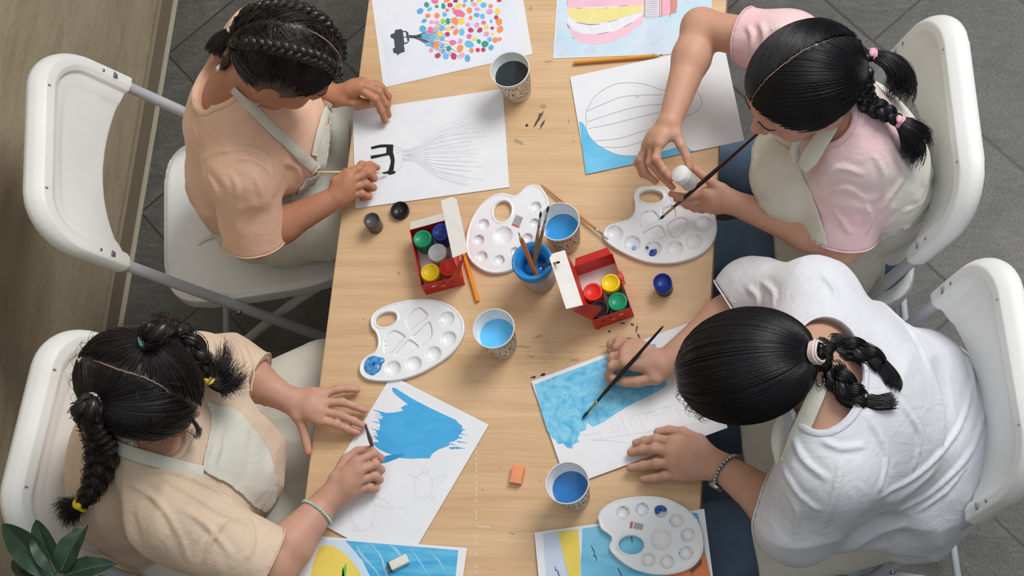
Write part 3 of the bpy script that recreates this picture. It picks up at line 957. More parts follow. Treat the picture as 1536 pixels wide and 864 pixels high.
# ------------------------------------------------------------------ palettes
def inpoly_sd(P, poly):
    """signed distance to a closed polygon (negative inside)"""
    poly = np.asarray(poly, float); n = len(poly)
    d = np.full(len(P), 1e9); ins = np.zeros(len(P), bool)
    for i in range(n):
        a = poly[i]; b_ = poly[(i + 1) % n]; e = b_ - a; v = P - a
        h = np.clip((v @ e) / (e @ e + 1e-12), 0, 1)
        d = np.minimum(d, np.linalg.norm(v - h[:, None] * e, axis=1))
        c = ((a[1] > P[:, 1]) != (b_[1] > P[:, 1]))
        with np.errstate(divide='ignore', invalid='ignore'):
            xx = (b_[0] - a[0]) * (P[:, 1] - a[1]) / (b_[1] - a[1]) + a[0]
        ins ^= c & (P[:, 0] < xx)
    return np.where(ins, -d, d)


M_PAL = N('white_glossy_palette_plastic', 0.3, 0.5); M_PAL.col(M_PAL.ramp(M_PAL.noise(M_PAL.coord(), 8, 3), [(0.3, lin(230, 232, 236)), (0.7, lin(236, 238, 240))])); M_PAL = M_PAL.m
M_BARC = flat(150, 152, 158, 0.5); M_BARR = flat(206, 96, 100, 0.5)


def palette(label, org, sc, outline, hole, wells, petals, zb, paints, sticker=None, ridges=()):
    T = lambda q: sub(q, sc, org)
    zt = zb + 0.0085
    out = np.array([at(x, y, zt)[:2] for x, y in T([tuple(p) for p in spline(outline + [outline[0]], 110)[:-1]])])
    def E(q):   # ellipse (cx, cy, rx, ry, rot)
        cx, cy, rx, ry, ro = q; pts = []
        for k in range(28):
            t = 2 * PI * k / 28; x = rx * math.cos(t); y = ry * math.sin(t)
            pts.append((cx + x * math.cos(ro) - y * math.sin(ro), cy + x * math.sin(ro) + y * math.cos(ro)))
        return np.array([at(x, y, zt)[:2] for x, y in T(pts)])
    hp = E(hole)
    WL = [(at(*T([(x, y)])[0], zt), r / sc / 820.0) for x, y, r in wells]
    PT = [np.array([at(x, y, zt)[:2] for x, y in T([tuple(p) for p in spline(q + [q[0]], 30)[:-1]])]) for q in petals]

    g0 = out.min(0) - 0.012; gs = 0.0012; gn = np.ceil((out.max(0) + 0.012 - g0) / gs).astype(int) + 2
    GX = np.stack(np.meshgrid(np.arange(gn[0]), np.arange(gn[1]), indexing='ij'), -1).reshape(-1, 2) * gs + g0

    def grid(vals):
        vals = vals.reshape(gn)

        def g(Q):
            u = np.clip((Q - g0) / gs, 0, gn - 1.001); i = u.astype(int); t = u - i
            a, b_ = i[:, 0], i[:, 1]; tx, ty = t[:, 0], t[:, 1]
            return (vals[a, b_] * (1 - tx) + vals[a + 1, b_] * tx) * (1 - ty) + (vals[a, b_ + 1] * (1 - tx) + vals[a + 1, b_ + 1] * tx) * ty
        return g
    G2 = grid(np.maximum(inpoly_sd(GX, out), -inpoly_sd(GX, hp)))
    PG = [grid(inpoly_sd(GX, q)) for q in PT]

    def f(P):
        d2 = G2(P[:, :2])
        top = zt + 0.0 * P[:, 0]
        # raised lip around the rim and hole
        top = top + 0.0012 * np.exp(-((d2 + 0.0025) / 0.0016) ** 2)
        dep = np.zeros(len(P))
        for c, r in WL:
            rr = np.linalg.norm(P[:, :2] - c[:2], axis=1) / r
            dep = np.maximum(dep, np.where(rr < 1, 0.0062 * (1 - rr ** 2.2), 0))
        for q in PG:
            s_ = q(P[:, :2])
            dep = np.maximum(dep, np.clip(-s_ / 0.004, 0, 1) ** 1.5 * 0.0026)
        top = top - dep
        bot = top - 0.0016
        skirt = np.maximum(np.abs(d2 + 0.001) - 0.0009, np.maximum(P[:, 2] - top, zb - P[:, 2]))
        slab = np.maximum(np.maximum(P[:, 2] - top, bot - P[:, 2]) * 0.85, d2)
        d = np.minimum(skirt, slab)
        # feet of the wells carry the palette
        return d
    fld = SDF(); lo = np.array([out[:, 0].min(), out[:, 1].min(), zb]) - 0.003; hi = np.array([out[:, 0].max(), out[:, 1].max(), zt + 0.002]) + 0.003
    fld._a('+', (f, lo, hi), 0.0001)
    fld.bounds = lambda: (lo, hi)
    ob = sdf_obj('paint_palette', fld, 0.0010, M_PAL)
    tag(ob, label, 'palette', 'white plastic palettes')
    for i, (pts, mat, dz) in enumerate(paints):
        mb = MB(); q = [at(x, y, zt) for x, y in T([tuple(p) for p in spline(pts + [pts[0]], 26)[:-1]])]
        c = np.mean(q, 0); v = []; fc = []; nn = len(q); rings = [1.0, 0.92, 0.7, 0.4, 0.1]
        for j, s_ in enumerate(rings):
            for p in q:
                pp = c + (p - c) * s_; v.append([pp[0], pp[1], zt + dz * (0.25 + 0.75 * (1 - s_ ** 2)) + (random.uniform(-.0004, .0004) if 0 < j < 4 else 0) - (0.0012 if j == 0 else 0)])
        for j in range(len(rings) - 1):
            for k in range(nn):
                l = (k + 1) % nn; fc.append((j * nn + k, (j + 1) * nn + k, (j + 1) * nn + l, j * nn + l))
        fc.append(tuple((len(rings) - 1) * nn + k for k in range(nn)))
        mb.add(v, fc, mat, True); mb.build('paint_dab', ob)
    if sticker:
        (sx, sy), (ux, uy), rl = sticker
        mb = MB(); zz = zt + 0.0013
        for k in range(9):
            t0 = k / 9; wd = 0.55 if k % 3 else 0.8
            a = (sx + ux * t0, sy + uy * t0); vx, vy = -uy * .5 * rl, ux * .5 * rl
            q = [(a[0] - vx, a[1] - vy), (a[0] + ux / 9 * wd - vx, a[1] + uy / 9 * wd - vy), (a[0] + ux / 9 * wd + vx, a[1] + uy / 9 * wd + vy), (a[0] + vx, a[1] + vy)]
            flatpoly(mb, T(q), M_BARC, zz)
        vx, vy = -uy * .5 * rl, ux * .5 * rl
        a = (sx - ux * .42, sy - uy * .42)
        flatpoly(mb, T([(a[0] - vx, a[1] - vy), (a[0] + ux * .27 - vx, a[1] + uy * .27 - vy), (a[0] + ux * .27 + vx, a[1] + uy * .27 + vy), (a[0] + vx, a[1] + vy)]), M_BARR, zz)
        mb.build('barcode_sticker', ob)
    return ob


PB1 = N('thick_blue_paint', 0.25, 0.5); PB1.col(PB1.ramp(PB1.noise(PB1.coord(), 130, 5, .6, 1), [(0.3, lin(24, 98, 170)), (0.5, lin(60, 140, 205)), (0.7, lin(120, 186, 230))])); PB1 = PB1.m
PB2 = flat(22, 74, 160, 0.25, .5); PB3 = flat(130, 206, 240, 0.3, .5); PBG = flat(226, 228, 228, .4)

palette('white palette with a barcode sticker lying behind the brush jar', (690, 270), 5.76,
        [(45, 560), (58, 450), (100, 330), (170, 222), (255, 148), (350, 112), (420, 122), (470, 133), (515, 108), (560, 62), (622, 40), (690, 56), (738, 110), (766, 190), (768, 280), (745, 370), (705, 460), (650, 560), (590, 650), (510, 732), (420, 785), (300, 805), (195, 780), (105, 715), (58, 640)],
        (366, 270, 74, 92, 0.35), [(650, 232, 54), (640, 375, 50), (580, 505, 52), (200, 382, 54), (158, 518, 52), (185, 662, 54), (335, 692, 52), (470, 620, 46), (372, 478, 88)], [], TZ, [],
        ((490, 372), (26, -64), 1.0))
palette('white palette at the front with a blue blob and a barcode sticker', (790, 690), 4.966,
        [(527, 430), (556, 368), (640, 310), (760, 278), (900, 268), (1040, 285), (1170, 345), (1262, 430), (1306, 530), (1318, 640), (1292, 730), (1222, 802), (1100, 845), (960, 852), (820, 822), (720, 770), (640, 700), (612, 645), (632, 585), (606, 552), (552, 510)],
        (778, 632, 94, 70, 0.05), [(715, 392, 50), (858, 367, 50), (998, 382, 48), (1115, 450, 52), (1200, 556, 52), (1185, 692, 52), (1045, 757, 52), (905, 742, 52), (1002, 590, 78)], [], TZ + 0.0072,
        [([(952, 352), (985, 338), (1035, 350), (1042, 372), (1020, 385), (1000, 378), (975, 402), (955, 385)], PB2, 0.001)],
        ((800, 486), (70, 14), 0.65))
palette('white palette with wide wells and thick blue paint near the left hand', (530, 440), 5.908,
        [(150, 262), (158, 205), (205, 150), (300, 105), (420, 70), (560, 50), (700, 54), (820, 84), (905, 140), (965, 215), (985, 300), (970, 380), (922, 470), (840, 560), (700, 652), (560, 722), (400, 768), (250, 778), (130, 764), (72, 728), (52, 670), (70, 600), (122, 552), (182, 520), (212, 470), (214, 400), (192, 342), (162, 308)],
        (290, 230, 98, 62, -0.35), [(826, 225, 74), (842, 402, 74), (708, 536, 74), (535, 625, 74), (350, 664, 74), (182, 645, 74)],
        [[(455, 250), (480, 190), (530, 135), (590, 115), (640, 150), (665, 205), (560, 290), (500, 330)], [(262, 420), (300, 350), (370, 318), (470, 380), (420, 440), (330, 540), (270, 530)], [(500, 385), (560, 330), (665, 240), (705, 310), (700, 390), (640, 440), (595, 465)], [(345, 545), (440, 440), (500, 400), (590, 470), (520, 520), (430, 560)]],
        TZ, [([(100, 610), (130, 570), (180, 552), (230, 566), (272, 575), (275, 610), (240, 640), (240, 680), (200, 712), (170, 730), (120, 706), (95, 670)], PB1, 0.005)])
palette('white palette with a blue dab under the held paint pot', (890, 265), 6.4,
        [(386, 200), (400, 142), (440, 102), (520, 88), (640, 90), (712, 106), (745, 180), (800, 250), (900, 292), (1050, 318), (1150, 360), (1186, 450), (1172, 570), (1110, 680), (1000, 762), (850, 815), (700, 835), (540, 825), (400, 785), (260, 720), (150, 650), (96, 590), (100, 520), (150, 465), (255, 432), (345, 400), (390, 342), (398, 270)],
        (553, 190, 114, 62, 0.03), [(1050, 452, 86), (960, 620, 86), (780, 690, 86), (572, 690, 84), (370, 640, 84), (205, 545, 84)],
        [[(440, 380), (470, 330), (560, 315), (600, 330), (640, 400), (560, 460), (460, 500), (430, 450)], [(650, 300), (760, 260), (800, 330), (790, 400), (700, 420), (650, 380)], [(720, 430), (820, 380), (905, 400), (900, 490), (850, 560), (760, 590), (690, 480)], [(440, 540), (560, 475), (650, 460), (700, 560), (640, 600), (520, 600)]],
        TZ, [([(545, 700), (600, 692), (610, 720), (580, 762), (540, 760), (536, 730)], PB2, 0.001), ([(368, 680), (390, 655), (416, 668), (410, 692), (384, 700)], PB3, 0.0008), ([(500, 672), (520, 668), (535, 684), (515, 692)], PB2, 0.0008)])

# ------------------------------------------------------------------ paper cups
M_CUPIN = flat(232, 234, 234, 0.45); M_CUPOUT = flat(226, 222, 214, 0.6); M_PRINT = flat(44, 42, 42, 0.6); M_PRINT2 = flat(146, 128, 112, 0.6)
WORDS = [('coffee latte espresso mocha cream ', 0.0065, 0.079), ('MOCHA CAFE LATTE COFFEE CUP ', 0.0095, 0.064), ('coffee bean cappuccino sugar milk ', 0.0062, 0.054), ('COFFEE LATTE COFFEE ', 0.0150, 0.034), ('latte cappuccino mocha cafe ', 0.0085, 0.021), ('espresso coffee cream cafe latte ', 0.0055, 0.011)]
_txt = {}


def text_mesh(s_, size):
    key = (s_, size)
    if key not in _txt:
        cu = bpy.data.curves.new('lettering', 'FONT'); cu.body = s_; cu.size = size * 1.35; cu.resolution_u = 1
        ob = bpy.data.objects.new('lettering', cu); S.collection.objects.link(ob)
        dg = bpy.context.evaluated_depsgraph_get(); me = ob.evaluated_get(dg).to_mesh()
        v = np.array([tuple(x.co) for x in me.vertices]); f = [tuple(p.vertices) for p in me.polygons]
        ob.evaluated_get(dg).to_mesh_clear(); bpy.data.objects.remove(ob); bpy.data.curves.remove(cu)
        _txt[key] = (v, f)
    return _txt[key]


RT, RB, CH = 0.0365, 0.0255, 0.086


def make_cup():
    root = empty('paper_cup', (0, 0, 0), 0)
    b = MB()
    b.lathe([(0.0, 0.004), (RB - 0.001, 0.004), (RB, 0.0), (RB + 0.0004, 0.001), (RT, CH - 0.002), (RT + 0.0012, CH - 0.0016), (RT + 0.0016, CH), (RT + 0.0008, CH + 0.0014), (RT - 0.0006, CH + 0.0006), (RT - 0.0008, CH - 0.002)], M_CUPOUT, seg=56)
    b.lathe([(RT - 0.0008, CH - 0.002), (RB - 0.0006, 0.005), (0.0, 0.005)], M_CUPIN, seg=56)
    b.build('cup_body', root)
    b = MB(); rnd = random.Random(2)
    for i, (t, sz, z0) in enumerate(WORDS):
        r = RB + (RT - RB) * z0 / CH; v, f = text_mesh(t, sz)
        wd = v[:, 0].max(); a0 = rnd.uniform(0, 6); sc = 2 * PI * r / wd
        ang = a0 + v[:, 0] / wd * 2 * PI; zz = z0 - v[:, 1] * 1.0 * (1) + 0
        zz = z0 + v[:, 1]
        rr = RB + (RT - RB) * zz / CH + 0.0005
        b.add(np.c_[rr * np.cos(ang), rr * np.sin(ang), zz], f, M_PRINT if i in (1, 3, 4) else M_PRINT2)
    b.build('printed_lettering', root)
    return root


def copy_tree(o, parent=None):
    c = o.copy(); S.collection.objects.link(c)
    if parent is not None: c.parent = parent
    for ch in [x for x in S.objects if x.parent == o]:
        copy_tree(ch, c)
    return c


def water(name, r, z, mat, root):
    b = MB(); b.lathe([(r, z + 0.0006), (r - 0.0012, z), (r * .5, z - .0001), (0.0, z - .0001)], mat, seg=48)
    # the body of the liquid below the surface
    b.lathe([(0.0, 0.0055), (RB - 0.0012, 0.0055), (r, z + 0.0006)], mat, seg=48)
    return b.build(name, root)


cups = []
proto = make_cup()
spec = [((764.5, 104.5), 0.060, (20, 34, 38), 'paper cup of black rinse water beside the balloon car painting', .4),
        ((838.5, 332.5), 0.050, (34, 138, 206), 'paper cup of blue water behind the brush jar', 2.2),
        ((740.5, 493), 0.052, (88, 186, 240), 'paper cup of light blue water alone at the middle of the table', 1.2),
        ((851, 724.5), 0.052, (22, 106, 176), 'paper cup of deep blue water beside the houses drawing', 3.1)]
cups = [proto] + [copy_tree(proto) for _ in spec[1:]]
for i, (p, lz, c, lab, rz) in enumerate(spec):
    o = cups[i]
    g = at(*p, TZ + CH); o.location = (g[0], g[1], TZ + (0.0015 if i == 1 and False else 0.0004)); o.rotation_euler[2] = rz
    tag(o, lab, 'cup', 'printed paper cups of rinse water')
    m = flat(*c, 0.12, 0.5); b = MB(); r = RB + (RT - RB) * lz / CH - 0.0007
    b.lathe([(0.0, 0.0055), (RB - 0.0012, 0.0055), (r, lz + 0.0006), (r - 0.0012, lz), (0, lz)], m, seg=48)
    wob = b.build('water', None); wob.parent = o; wob.location = (0, 0, wob.location[2])

# ------------------------------------------------------------------ pencils, brushes, erasers
M_YEL = flat(226, 152, 52, 0.4); M_ORG = flat(232, 146, 44, 0.45); M_RAW = flat(206, 168, 122, 0.6); M_LEAD = flat(60, 60, 66, 0.5)
M_BLK = flat(26, 22, 26, 0.3, .5); M_FER = N('brass_ferrule', 0.3, .5, lin(190, 160, 110)); M_FER.b.inputs['Metallic'].default_value = .9; M_FER = M_FER.m
M_FERS = M_STEEL; M_BRIS = flat(44, 34, 30, 0.7); M_NAT = flat(184, 138, 88, 0.45); M_WBRN = flat(150, 120, 96, 0.5)


def pencil(a, b_, r, label, body=M_YEL, hexa=True, tip=True, name='pencil', group=None):
    """a = blunt end, b = point"""
    a = np.asarray(a, float); b_ = np.asarray(b_, float); d = b_ - a; L = np.linalg.norm(d); d /= L
    root = empty(name, (a + b_) / 2, 0); tag(root, label, 'pencil', group)
    m = MB(); tl = 0.020 if tip else 0.0
    m.tube([a, a + d * (L - tl)], r, body, 6 if hexa else 12, smooth=not hexa); m.build('shaft', root)
    if tip:
        m = MB(); m.tube([a + d * (L - tl), a + d * (L - 0.006)], [r, r * .34], M_RAW, 10); m.build('sharpened_wood', root)
        m = MB(); m.tube([a + d * (L - 0.0062), a + d * L], [r * .34, r * .06], M_LEAD, 8); m.build('lead', root)
    return root


def brush(a, b_, label, handle=M_BLK, fer=M_FER, bris=M_BRIS, r=0.0032, wet=None, fl=0.022, bl=0.014, tipk=1.0, group=None):
    """a = end of the handle, b = tip of the bristles"""
    a = np.asarray(a, float); b_ = np.asarray(b_, float); d = b_ - a; L = np.linalg.norm(d); d /= L
    root = empty('paintbrush', (a + b_) / 2, 0); tag(root, label, 'paintbrush', group)
    hl = L - fl - bl
    t = np.array([0, .04, .3, .62, .85, 1.0]); rr = np.array([.35, .6, .8, 1.2, 1.0, .72]) * r
    m = MB(); m.tube([a + d * hl * x for x in t], rr, handle, 12); m.build('handle', root)
    m = MB(); m.tube([a + d * hl, a + d * (hl + fl * .2), a + d * (hl + fl * .22), a + d * (hl + fl)], [r * .80, r * .84, r * .74, r * .62], fer, 14); m.build('ferrule', root)
    m = MB(); m.tube([a + d * (L - bl - .001), a + d * (L - bl * .6), a + d * (L - bl * .25), a + d * L], [r * .55, r * .8 * tipk, r * .5 * tipk, r * .05], bris, 12)
    rnd = random.Random(1); up = np.cross(d, (0.3, 0.2, 1)); up = nrm(up); vv = np.cross(d, up)
    for k in range(14):
        tt = 2 * PI * k / 14; q = up * math.cos(tt) + vv * math.sin(tt)
        m.tube([a + d * (L - bl) + q * r * .5, a + d * (L - bl * .5) + q * r * .72 * tipk, b_ - d * rnd.uniform(0, .002) + q * r * .1], [.0003, .0003, .0001], bris, 4)
    m.build('bristles', root)
    if wet is not None:
        m = MB(); m.tube([a + d * (L - bl * .55), a + d * (L - bl * .25), a + d * (L + .0004)], [r * .84 * tipk, r * .56 * tipk, r * .08], wet, 12); m.build('paint_on_tip', root)
    return root


pencil(at(861, 94, TZ + .0050), at(995, 82.5, TZ + .0050), 0.0042, 'yellow pencil lying between the pastel balloon painting and balloon drawing')
pencil(at(694, 375, TZ + .0042), at(716.5, 452, TZ + .0042), 0.0040, 'yellow-orange pencil sticking out from beside the left paint box', M_ORG, True, False)
brush(at(812, 277, TZ + .0045), at(913, 359, TZ + .0105), 'long thin brush with natural wood handle, tip on the palette', M_NAT, M_FERS, flat(214, 206, 190, .6), 0.0026)


def eraser(px, py, ang, size, mat, mat2, label):
    c = at(px, py); root = empty('eraser', (c[0], c[1], TZ), 0); tag(root, label, 'eraser')
    R = Matrix.Rotation(ang, 4, 'Z'); L, Wd, H = size
    m = MB(); m.box((c[0], c[1], TZ + .0062 + H / 2), (L, Wd, H), mat, R, bev=.0018); m.build('rubber', root)
    return root, c, R


r_, c_, R_ = eraser(777, 714, 1.45, (0.033, 0.021, 0.012), flat(238, 150, 106, .6), None, 'small orange eraser on the bare table')
for ch in r_.children: ch.location[2] -= .0060
m = MB(); q = R_ @ Vector((-.0145, 0, 0)); m.box((c_[0] + q.x, c_[1] + q.y, TZ + .0063), (.0035, .0206, .0116), flat(222, 210, 200, .6), R_, bev=.001); m.build('worn_end', r_)
r_, c_, R_ = eraser(600, 847, 0.50, (0.037, 0.0165, 0.010), flat(226, 226, 214, .6), None, 'white block eraser on the wave painting')
m = MB(); q = R_ @ Vector((-.0165, 0, 0)); m.box((c_[0] + q.x, c_[1] + q.y, TZ + .0112), (.0045, .0168, .0103), flat(62, 66, 72, .6), R_, bev=.001); m.build('dark_end', r_)


# ------------------------------------------------------------------ paint pots
def pot(p, z0, cap, label, group=None, h=0.040, r=0.0168, paint=None, body=None, capless=False, tilt=None):
    root = empty('paint_pot', (p[0], p[1], z0), 0); tag(root, label, 'paint pot', group)
    body = body or cap; c = (p[0], p[1], z0)
    m = MB(); m.lathe([(0, 0), (r * .82, 0), (r * .88, .0015), (r * .88, h * .55), (r * .94, h * .62), (r * .94, h * (.66 if not capless else .97)), (r * .84, h * (.66 if not capless else .97)), (r * .84, h * .8 if capless else h * .6), (0, h * .8 if capless else h * .6)], body, c, 36); m.build('jar', root)
    if not capless:
        m = MB(); m.lathe([(r, h * .60), (r * 1.02, h * .61), (r * 1.02, h * .96), (r * .95, h), (r * .80, h), (r * .78, h - .0009), (0, h - .0009)], cap, c, 40)
        for k in range(40):
            a = 2 * PI * k / 40; m.box((c[0] + r * 1.02 * math.cos(a), c[1] + r * 1.02 * math.sin(a), z0 + h * .78), (.0007, .0007, h * .32), cap)
        m.sphere((c[0], c[1], z0 + h - .0009), .0011, cap, 8, (1, 1, 1)); 
        m.build('cap', root)
    else:
        m = MB(); m.lathe([(r * .84, h * .80), (r * .5, h * .795), (0, h * .79)], paint, c, 30); m.build('paint', root)
    return root


M_RED = flat(204, 40, 34, 0.45); M_CARDW = flat(232, 228, 222, .65)
GRN = flat(22, 146, 104, .35); BLU = flat(30, 56, 152, .35); WHT = flat(214, 216, 220, .35); YLW = flat(240, 204, 22, .35); RDC = flat(226, 48, 38, .35); BLKC = flat(26, 28, 30, .35)


def paintbox(label, B0, B1, F1, F0, floorcol, pots, top=0.045):
    """corners of the open rim: back-left, back-right(hinge), front-right(hinge), front-left; hinge given by hb, hf"""


def card(mb, pts, mat_in, mat_out, t=0.0007):
    """thin card quad with thickness; first material on the side its normal faces"""
    P = [np.asarray(p, float) for p in pts]; n = nrm(np.cross(P[1] - P[0], P[2] - P[0])); k = len(P)
    a = [p + n * t / 2 for p in P]; b_ = [p - n * t / 2 for p in P]
    mb.add(a, [tuple(range(k))], mat_in); mb.add(b_, [tuple(range(k))[::-1]], mat_out)
    mb.add(a + b_, [(i, k + i, k + (i + 1) % k, (i + 1) % k) for i in range(k)], mat_out)


def make_box(label, hinge_b, hinge_f, side, wid, pots, group, latch, flap, out_len=0.030, up=0.078):
    """hinge_b/f: the hinge ends (world, rim height); side: unit vector from the hinge across the box"""
    H = 0.043; hb = np.asarray(hinge_b); hf = np.asarray(hinge_f); ax = nrm(hf - hb); L = np.linalg.norm(hf - hb)
    s_ = np.array([side[0], side[1], 0.0]); s_ = nrm(s_ - ax * (s_ @ ax)); zz = V3(0, 0, 1)
    c00 = hb * [1, 1, 0] + zz * (TZ + .0006); 
    P = lambda a, b_, z: c00 + ax * (a * L) + s_ * (b_ * wid) + zz * z
    cen = P(.5, .5, 0)
    root = empty('paint_box', cen, 0); tag(root, label, 'box', group)
    m = MB(); card(m, [P(0, 0, 0), P(1, 0, 0), P(1, 1, 0), P(0, 1, 0)], M_CARDW, M_CARDW); m.build('bottom_panel', root)
    if ax[0] * s_[1] - ax[1] * s_[0] < 0: pass
    def wall(a0, b0, a1, b1, name, h=H):
        m = MB(); q = [P(a0, b0, 0), P(a1, b1, 0), P(a1, b1, h), P(a0, b0, h)]
        n = np.cross(q[1] - q[0], q[2] - q[0]); inward = cen - (q[0] + q[1]) / 2
        card(m, q, *((M_WIN, M_RED) if n @ inward > 0 else (M_RED, M_WIN))); return m
    M_WIN = M_RED
    wall(0, 0, 1, 0, 'hinge').build('side_panel', root)
    wall(0, 1, 1, 1, '').build('side_panel', root)
    wall(0, 0, 0, 1, '').build('back_panel', root)
    m = wall(1, 0, 1, 1, '')
    # spots printed on the front
    fx = P(1, 0, 0); fy = P(1, 1, 0); nn = nrm(np.cross(zz, fy - fx)); nn = nn if nn @ ax > 0 else -nn
    for t_, h_, r, c in ((.24, .026, .004, flat(92, 60, 110, .6)), (.45, .032, .003, flat(120, 60, 30, .6)), (.50, .020, .005, flat(228, 150, 90, .6)), (.72, .030, .0045, flat(232, 200, 190, .6))):
        cc = fx + (fy - fx) * t_ + zz * h_ + nn * .0009; dx = nrm(fy - fx)
        m.poly([cc + dx * r * math.cos(a) + zz * r * .75 * math.sin(a) for a in np.linspace(0, 2 * PI, 13)[:-1]], c)
    m.build('front_panel', root)
    # lid: wall of the lid stands up from the hinge, its tuck strip folds outwards
    t0 = P(0, 0, H); t1 = P(1, 0, H); u0 = t0 + zz * up - s_ * .004; u1 = t1 + zz * up - s_ * .004
    m = MB(); card(m, [t0, t1, u1, u0], M_CARDW, M_RED)
    v0 = u0 - s_ * out_len + zz * .004; v1 = u1 - s_ * out_len + zz * .004
    r0 = ax * .008
    q = [u0, u1, v1 - s_ * 0, v1 - r0 * 0, v0]
    q = [u0, u1, v1 - r0 * .2, v0 + r0 * .9 + s_ * .0, u0 - s_ * out_len * .75 + zz * .003]
    n = np.cross(q[1] - q[0], q[2] - q[0]); q = q if n[2] > 0 else q[::-1]
    card(m, q, M_CARDW, M_RED); m.build('lid', root)
    m = MB()
    q = [t1 + ax * .0005, u1 + ax * .0005, v1 - s_ * -.004 + ax * .001, ]
    q = [at(x_, y_, TZ + z_) for x_, y_, z_ in flap]
    card(m, q, M_RED, M_RED); m.build('dust_flap', root)
    m = MB(); q = [P(0, .02, H), P(0, .98, H), P(0, .93, H) - ax * .012 + zz * .006, P(0, .1, H) - ax * .012 + zz * .006]
    card(m, q, M_RED if latch else M_CARDW, M_RED if latch else M_CARDW); m.build('dust_flap', root)
    if latch:
        m = MB(); cc = P(.42, 1, H * .8)
        for k, (da, dz, r) in enumerate(((-.008, 0, .006), (.0, .004, .0075), (.009, -.001, .006), (.004, -.01, .006))):
            q0 = cc + ax * da + zz * dz + s_ * .0014
            m.lathe([(0, -.0006), (r, -.0006), (r, .0006), (0, .0006)], flat(236, 92, 84, .5), q0, 16, s_ + zz * .7)
        m.build('star_tab', root)
    for (a, b_, cap, body, lab) in pots:
        p = P(a, b_, 0); pot(p, TZ + .0014, cap, lab, 'paint pots standing in the ' + group.split(' ', 1)[0] + ' boxes' if False else 'screw cap paint pots', .041, .0172, None, body)
    return root


zr = TZ + .0436
hb = at(672, 329, zr); hf = at(690, 413, zr)
make_box('open red paint box with five pots, left of the table centre', hb, hf, at(628, 431) - at(690, 417), 0.074,
         [(.20, .74, GRN, GRN, 'green capped paint pot in the left box'), (.17, .24, BLU, BLU, 'dark blue capped paint pot in the left box'), (.50, .44, WHT, WHT, 'white capped paint pot in the left box'),
          (.80, .72, YLW, YLW, 'yellow capped paint pot in the left box'), (.80, .24, RDC, RDC, 'red capped paint pot in the left box')], 'open red paint boxes', False, [(697, 382, .118), (685, 400, .088), (674, 420, .052), (689, 413, .047)])
hb = at(861, 400, zr); hf = at(888, 481, zr)
make_box('open red paint box with four pots beside the brush jar', hb, hf, at(949, 457, zr) - at(888, 481, zr), 0.073,
         [(.52, .24, RDC, RDC, 'red capped paint pot in the right box'), (.47, .72, YLW, YLW, 'yellow capped paint pot in the right box'), (.82, .74, GRN, GRN, 'green capped paint pot in the right box'),
          (.84, .26, BLKC, BLKC, 'black capped paint pot in the right box')], 'open red paint boxes', True, [(858, 466, .118), (879, 455.5, .118), (903, 462, .066), (888, 480, .047)])
M_CLR = flat(120, 116, 112, .3)
pot(at(564, 341), TZ + .0005, BLKC, 'opened pot of black paint with its lid off', None, .034, .0165, flat(10, 10, 12, .12, .6), flat(84, 82, 80, .3), True)
pot(at(997, 434), TZ + .0005, BLU, 'open pot of blue paint near the right edge of the table', None, .036, .0178, flat(36, 84, 190, .2, .6), flat(26, 52, 142, .3), True)
c = at(600, 316, TZ + .006); root = empty('pot_lid', (c[0], c[1], TZ), 0, 'loose black screw lid beside the opened pot', 'lid')
m = MB(); m.lathe([(0, .0005), (.0165, .0005), (.0175, .0015), (.0176, .010), (.0168, .011), (.0156, .011), (.0150, .003), (.0, .003)], BLKC, (c[0], c[1], TZ), 40); m.build('lid_shell', root)
m = MB(); m.lathe([(.0035, .003), (.003, .0045), (0, .0046)], flat(54, 54, 56, .4), (c[0], c[1], TZ), 16); m.build('inner_knob', root)

# ------------------------------------------------------------------ brush jar with blue funnel lid
jc = at(798, 391, TZ + .088)
JG = N('frosted_jar_plastic', 0.35, 0.5, lin(214, 208, 206)); JG.b.inputs['Transmission Weight'].default_value = .35; JG.b.inputs['IOR'].default_value = 1.3; JG = JG.m
JB = N('blue_lid_plastic', 0.3, 0.5, lin(42, 148, 222)); JB.b.inputs['Transmission Weight'].default_value = .15; JB = JB.m
jar = empty('brush_rinse_jar', (jc[0], jc[1], TZ), 0, 'translucent rinse jar with a blue funnel lid holding brushes', 'jar')
m = MB(); m.lathe([(0, .0005), (.026, .0005), (.029, .004), (.031, .030), (.0335, .076), (.0325, .076), (.030, .030), (.028, .005), (0, .003)], JG, (jc[0], jc[1], TZ), 48); m.build('jar_body', jar)
m = MB(); m.lathe([(.0350, .070), (.0372, .072), (.0378, .084), (.0368, .089), (.034, .0895), (.027, .080), (.0205, .066), (.019, .060), (.0182, .060), (.0255, .079), (.033, .085), (.0345, .080), (.0345, .070)], JB, (jc[0], jc[1], TZ), 56)
for k in range(20):
    a = 2 * PI * k / 20; m.tube([(jc[0] + .035 * math.cos(a), jc[1] + .035 * math.sin(a), TZ + .0893), (jc[0] + .0235 * math.cos(a), jc[1] + .0235 * math.sin(a), TZ + .0735)], .0011, JB, 6)
m.build('funnel_lid', jar)
m = MB(); m.lathe([(.0, .055), (.0275, .055), (.0275, .0545), (.0, .0545)], flat(26, 112, 190, .1, .6), (jc[0], jc[1], TZ), 40); m.build('water', jar)
base = V3(jc[0] + .004, jc[1] - .010, TZ + .012)


def stick(px, py, z, r=None):
    return at(px, py, z)


def thru(tip, frac_px, z_in):
    """the lower end of something standing in the jar, leaning through the funnel hole"""
    q = at(frac_px[0], frac_px[1], z_in); d = nrm(q - tip); t = (TZ + .008 - tip[2]) / d[2]
    return tip + d * t


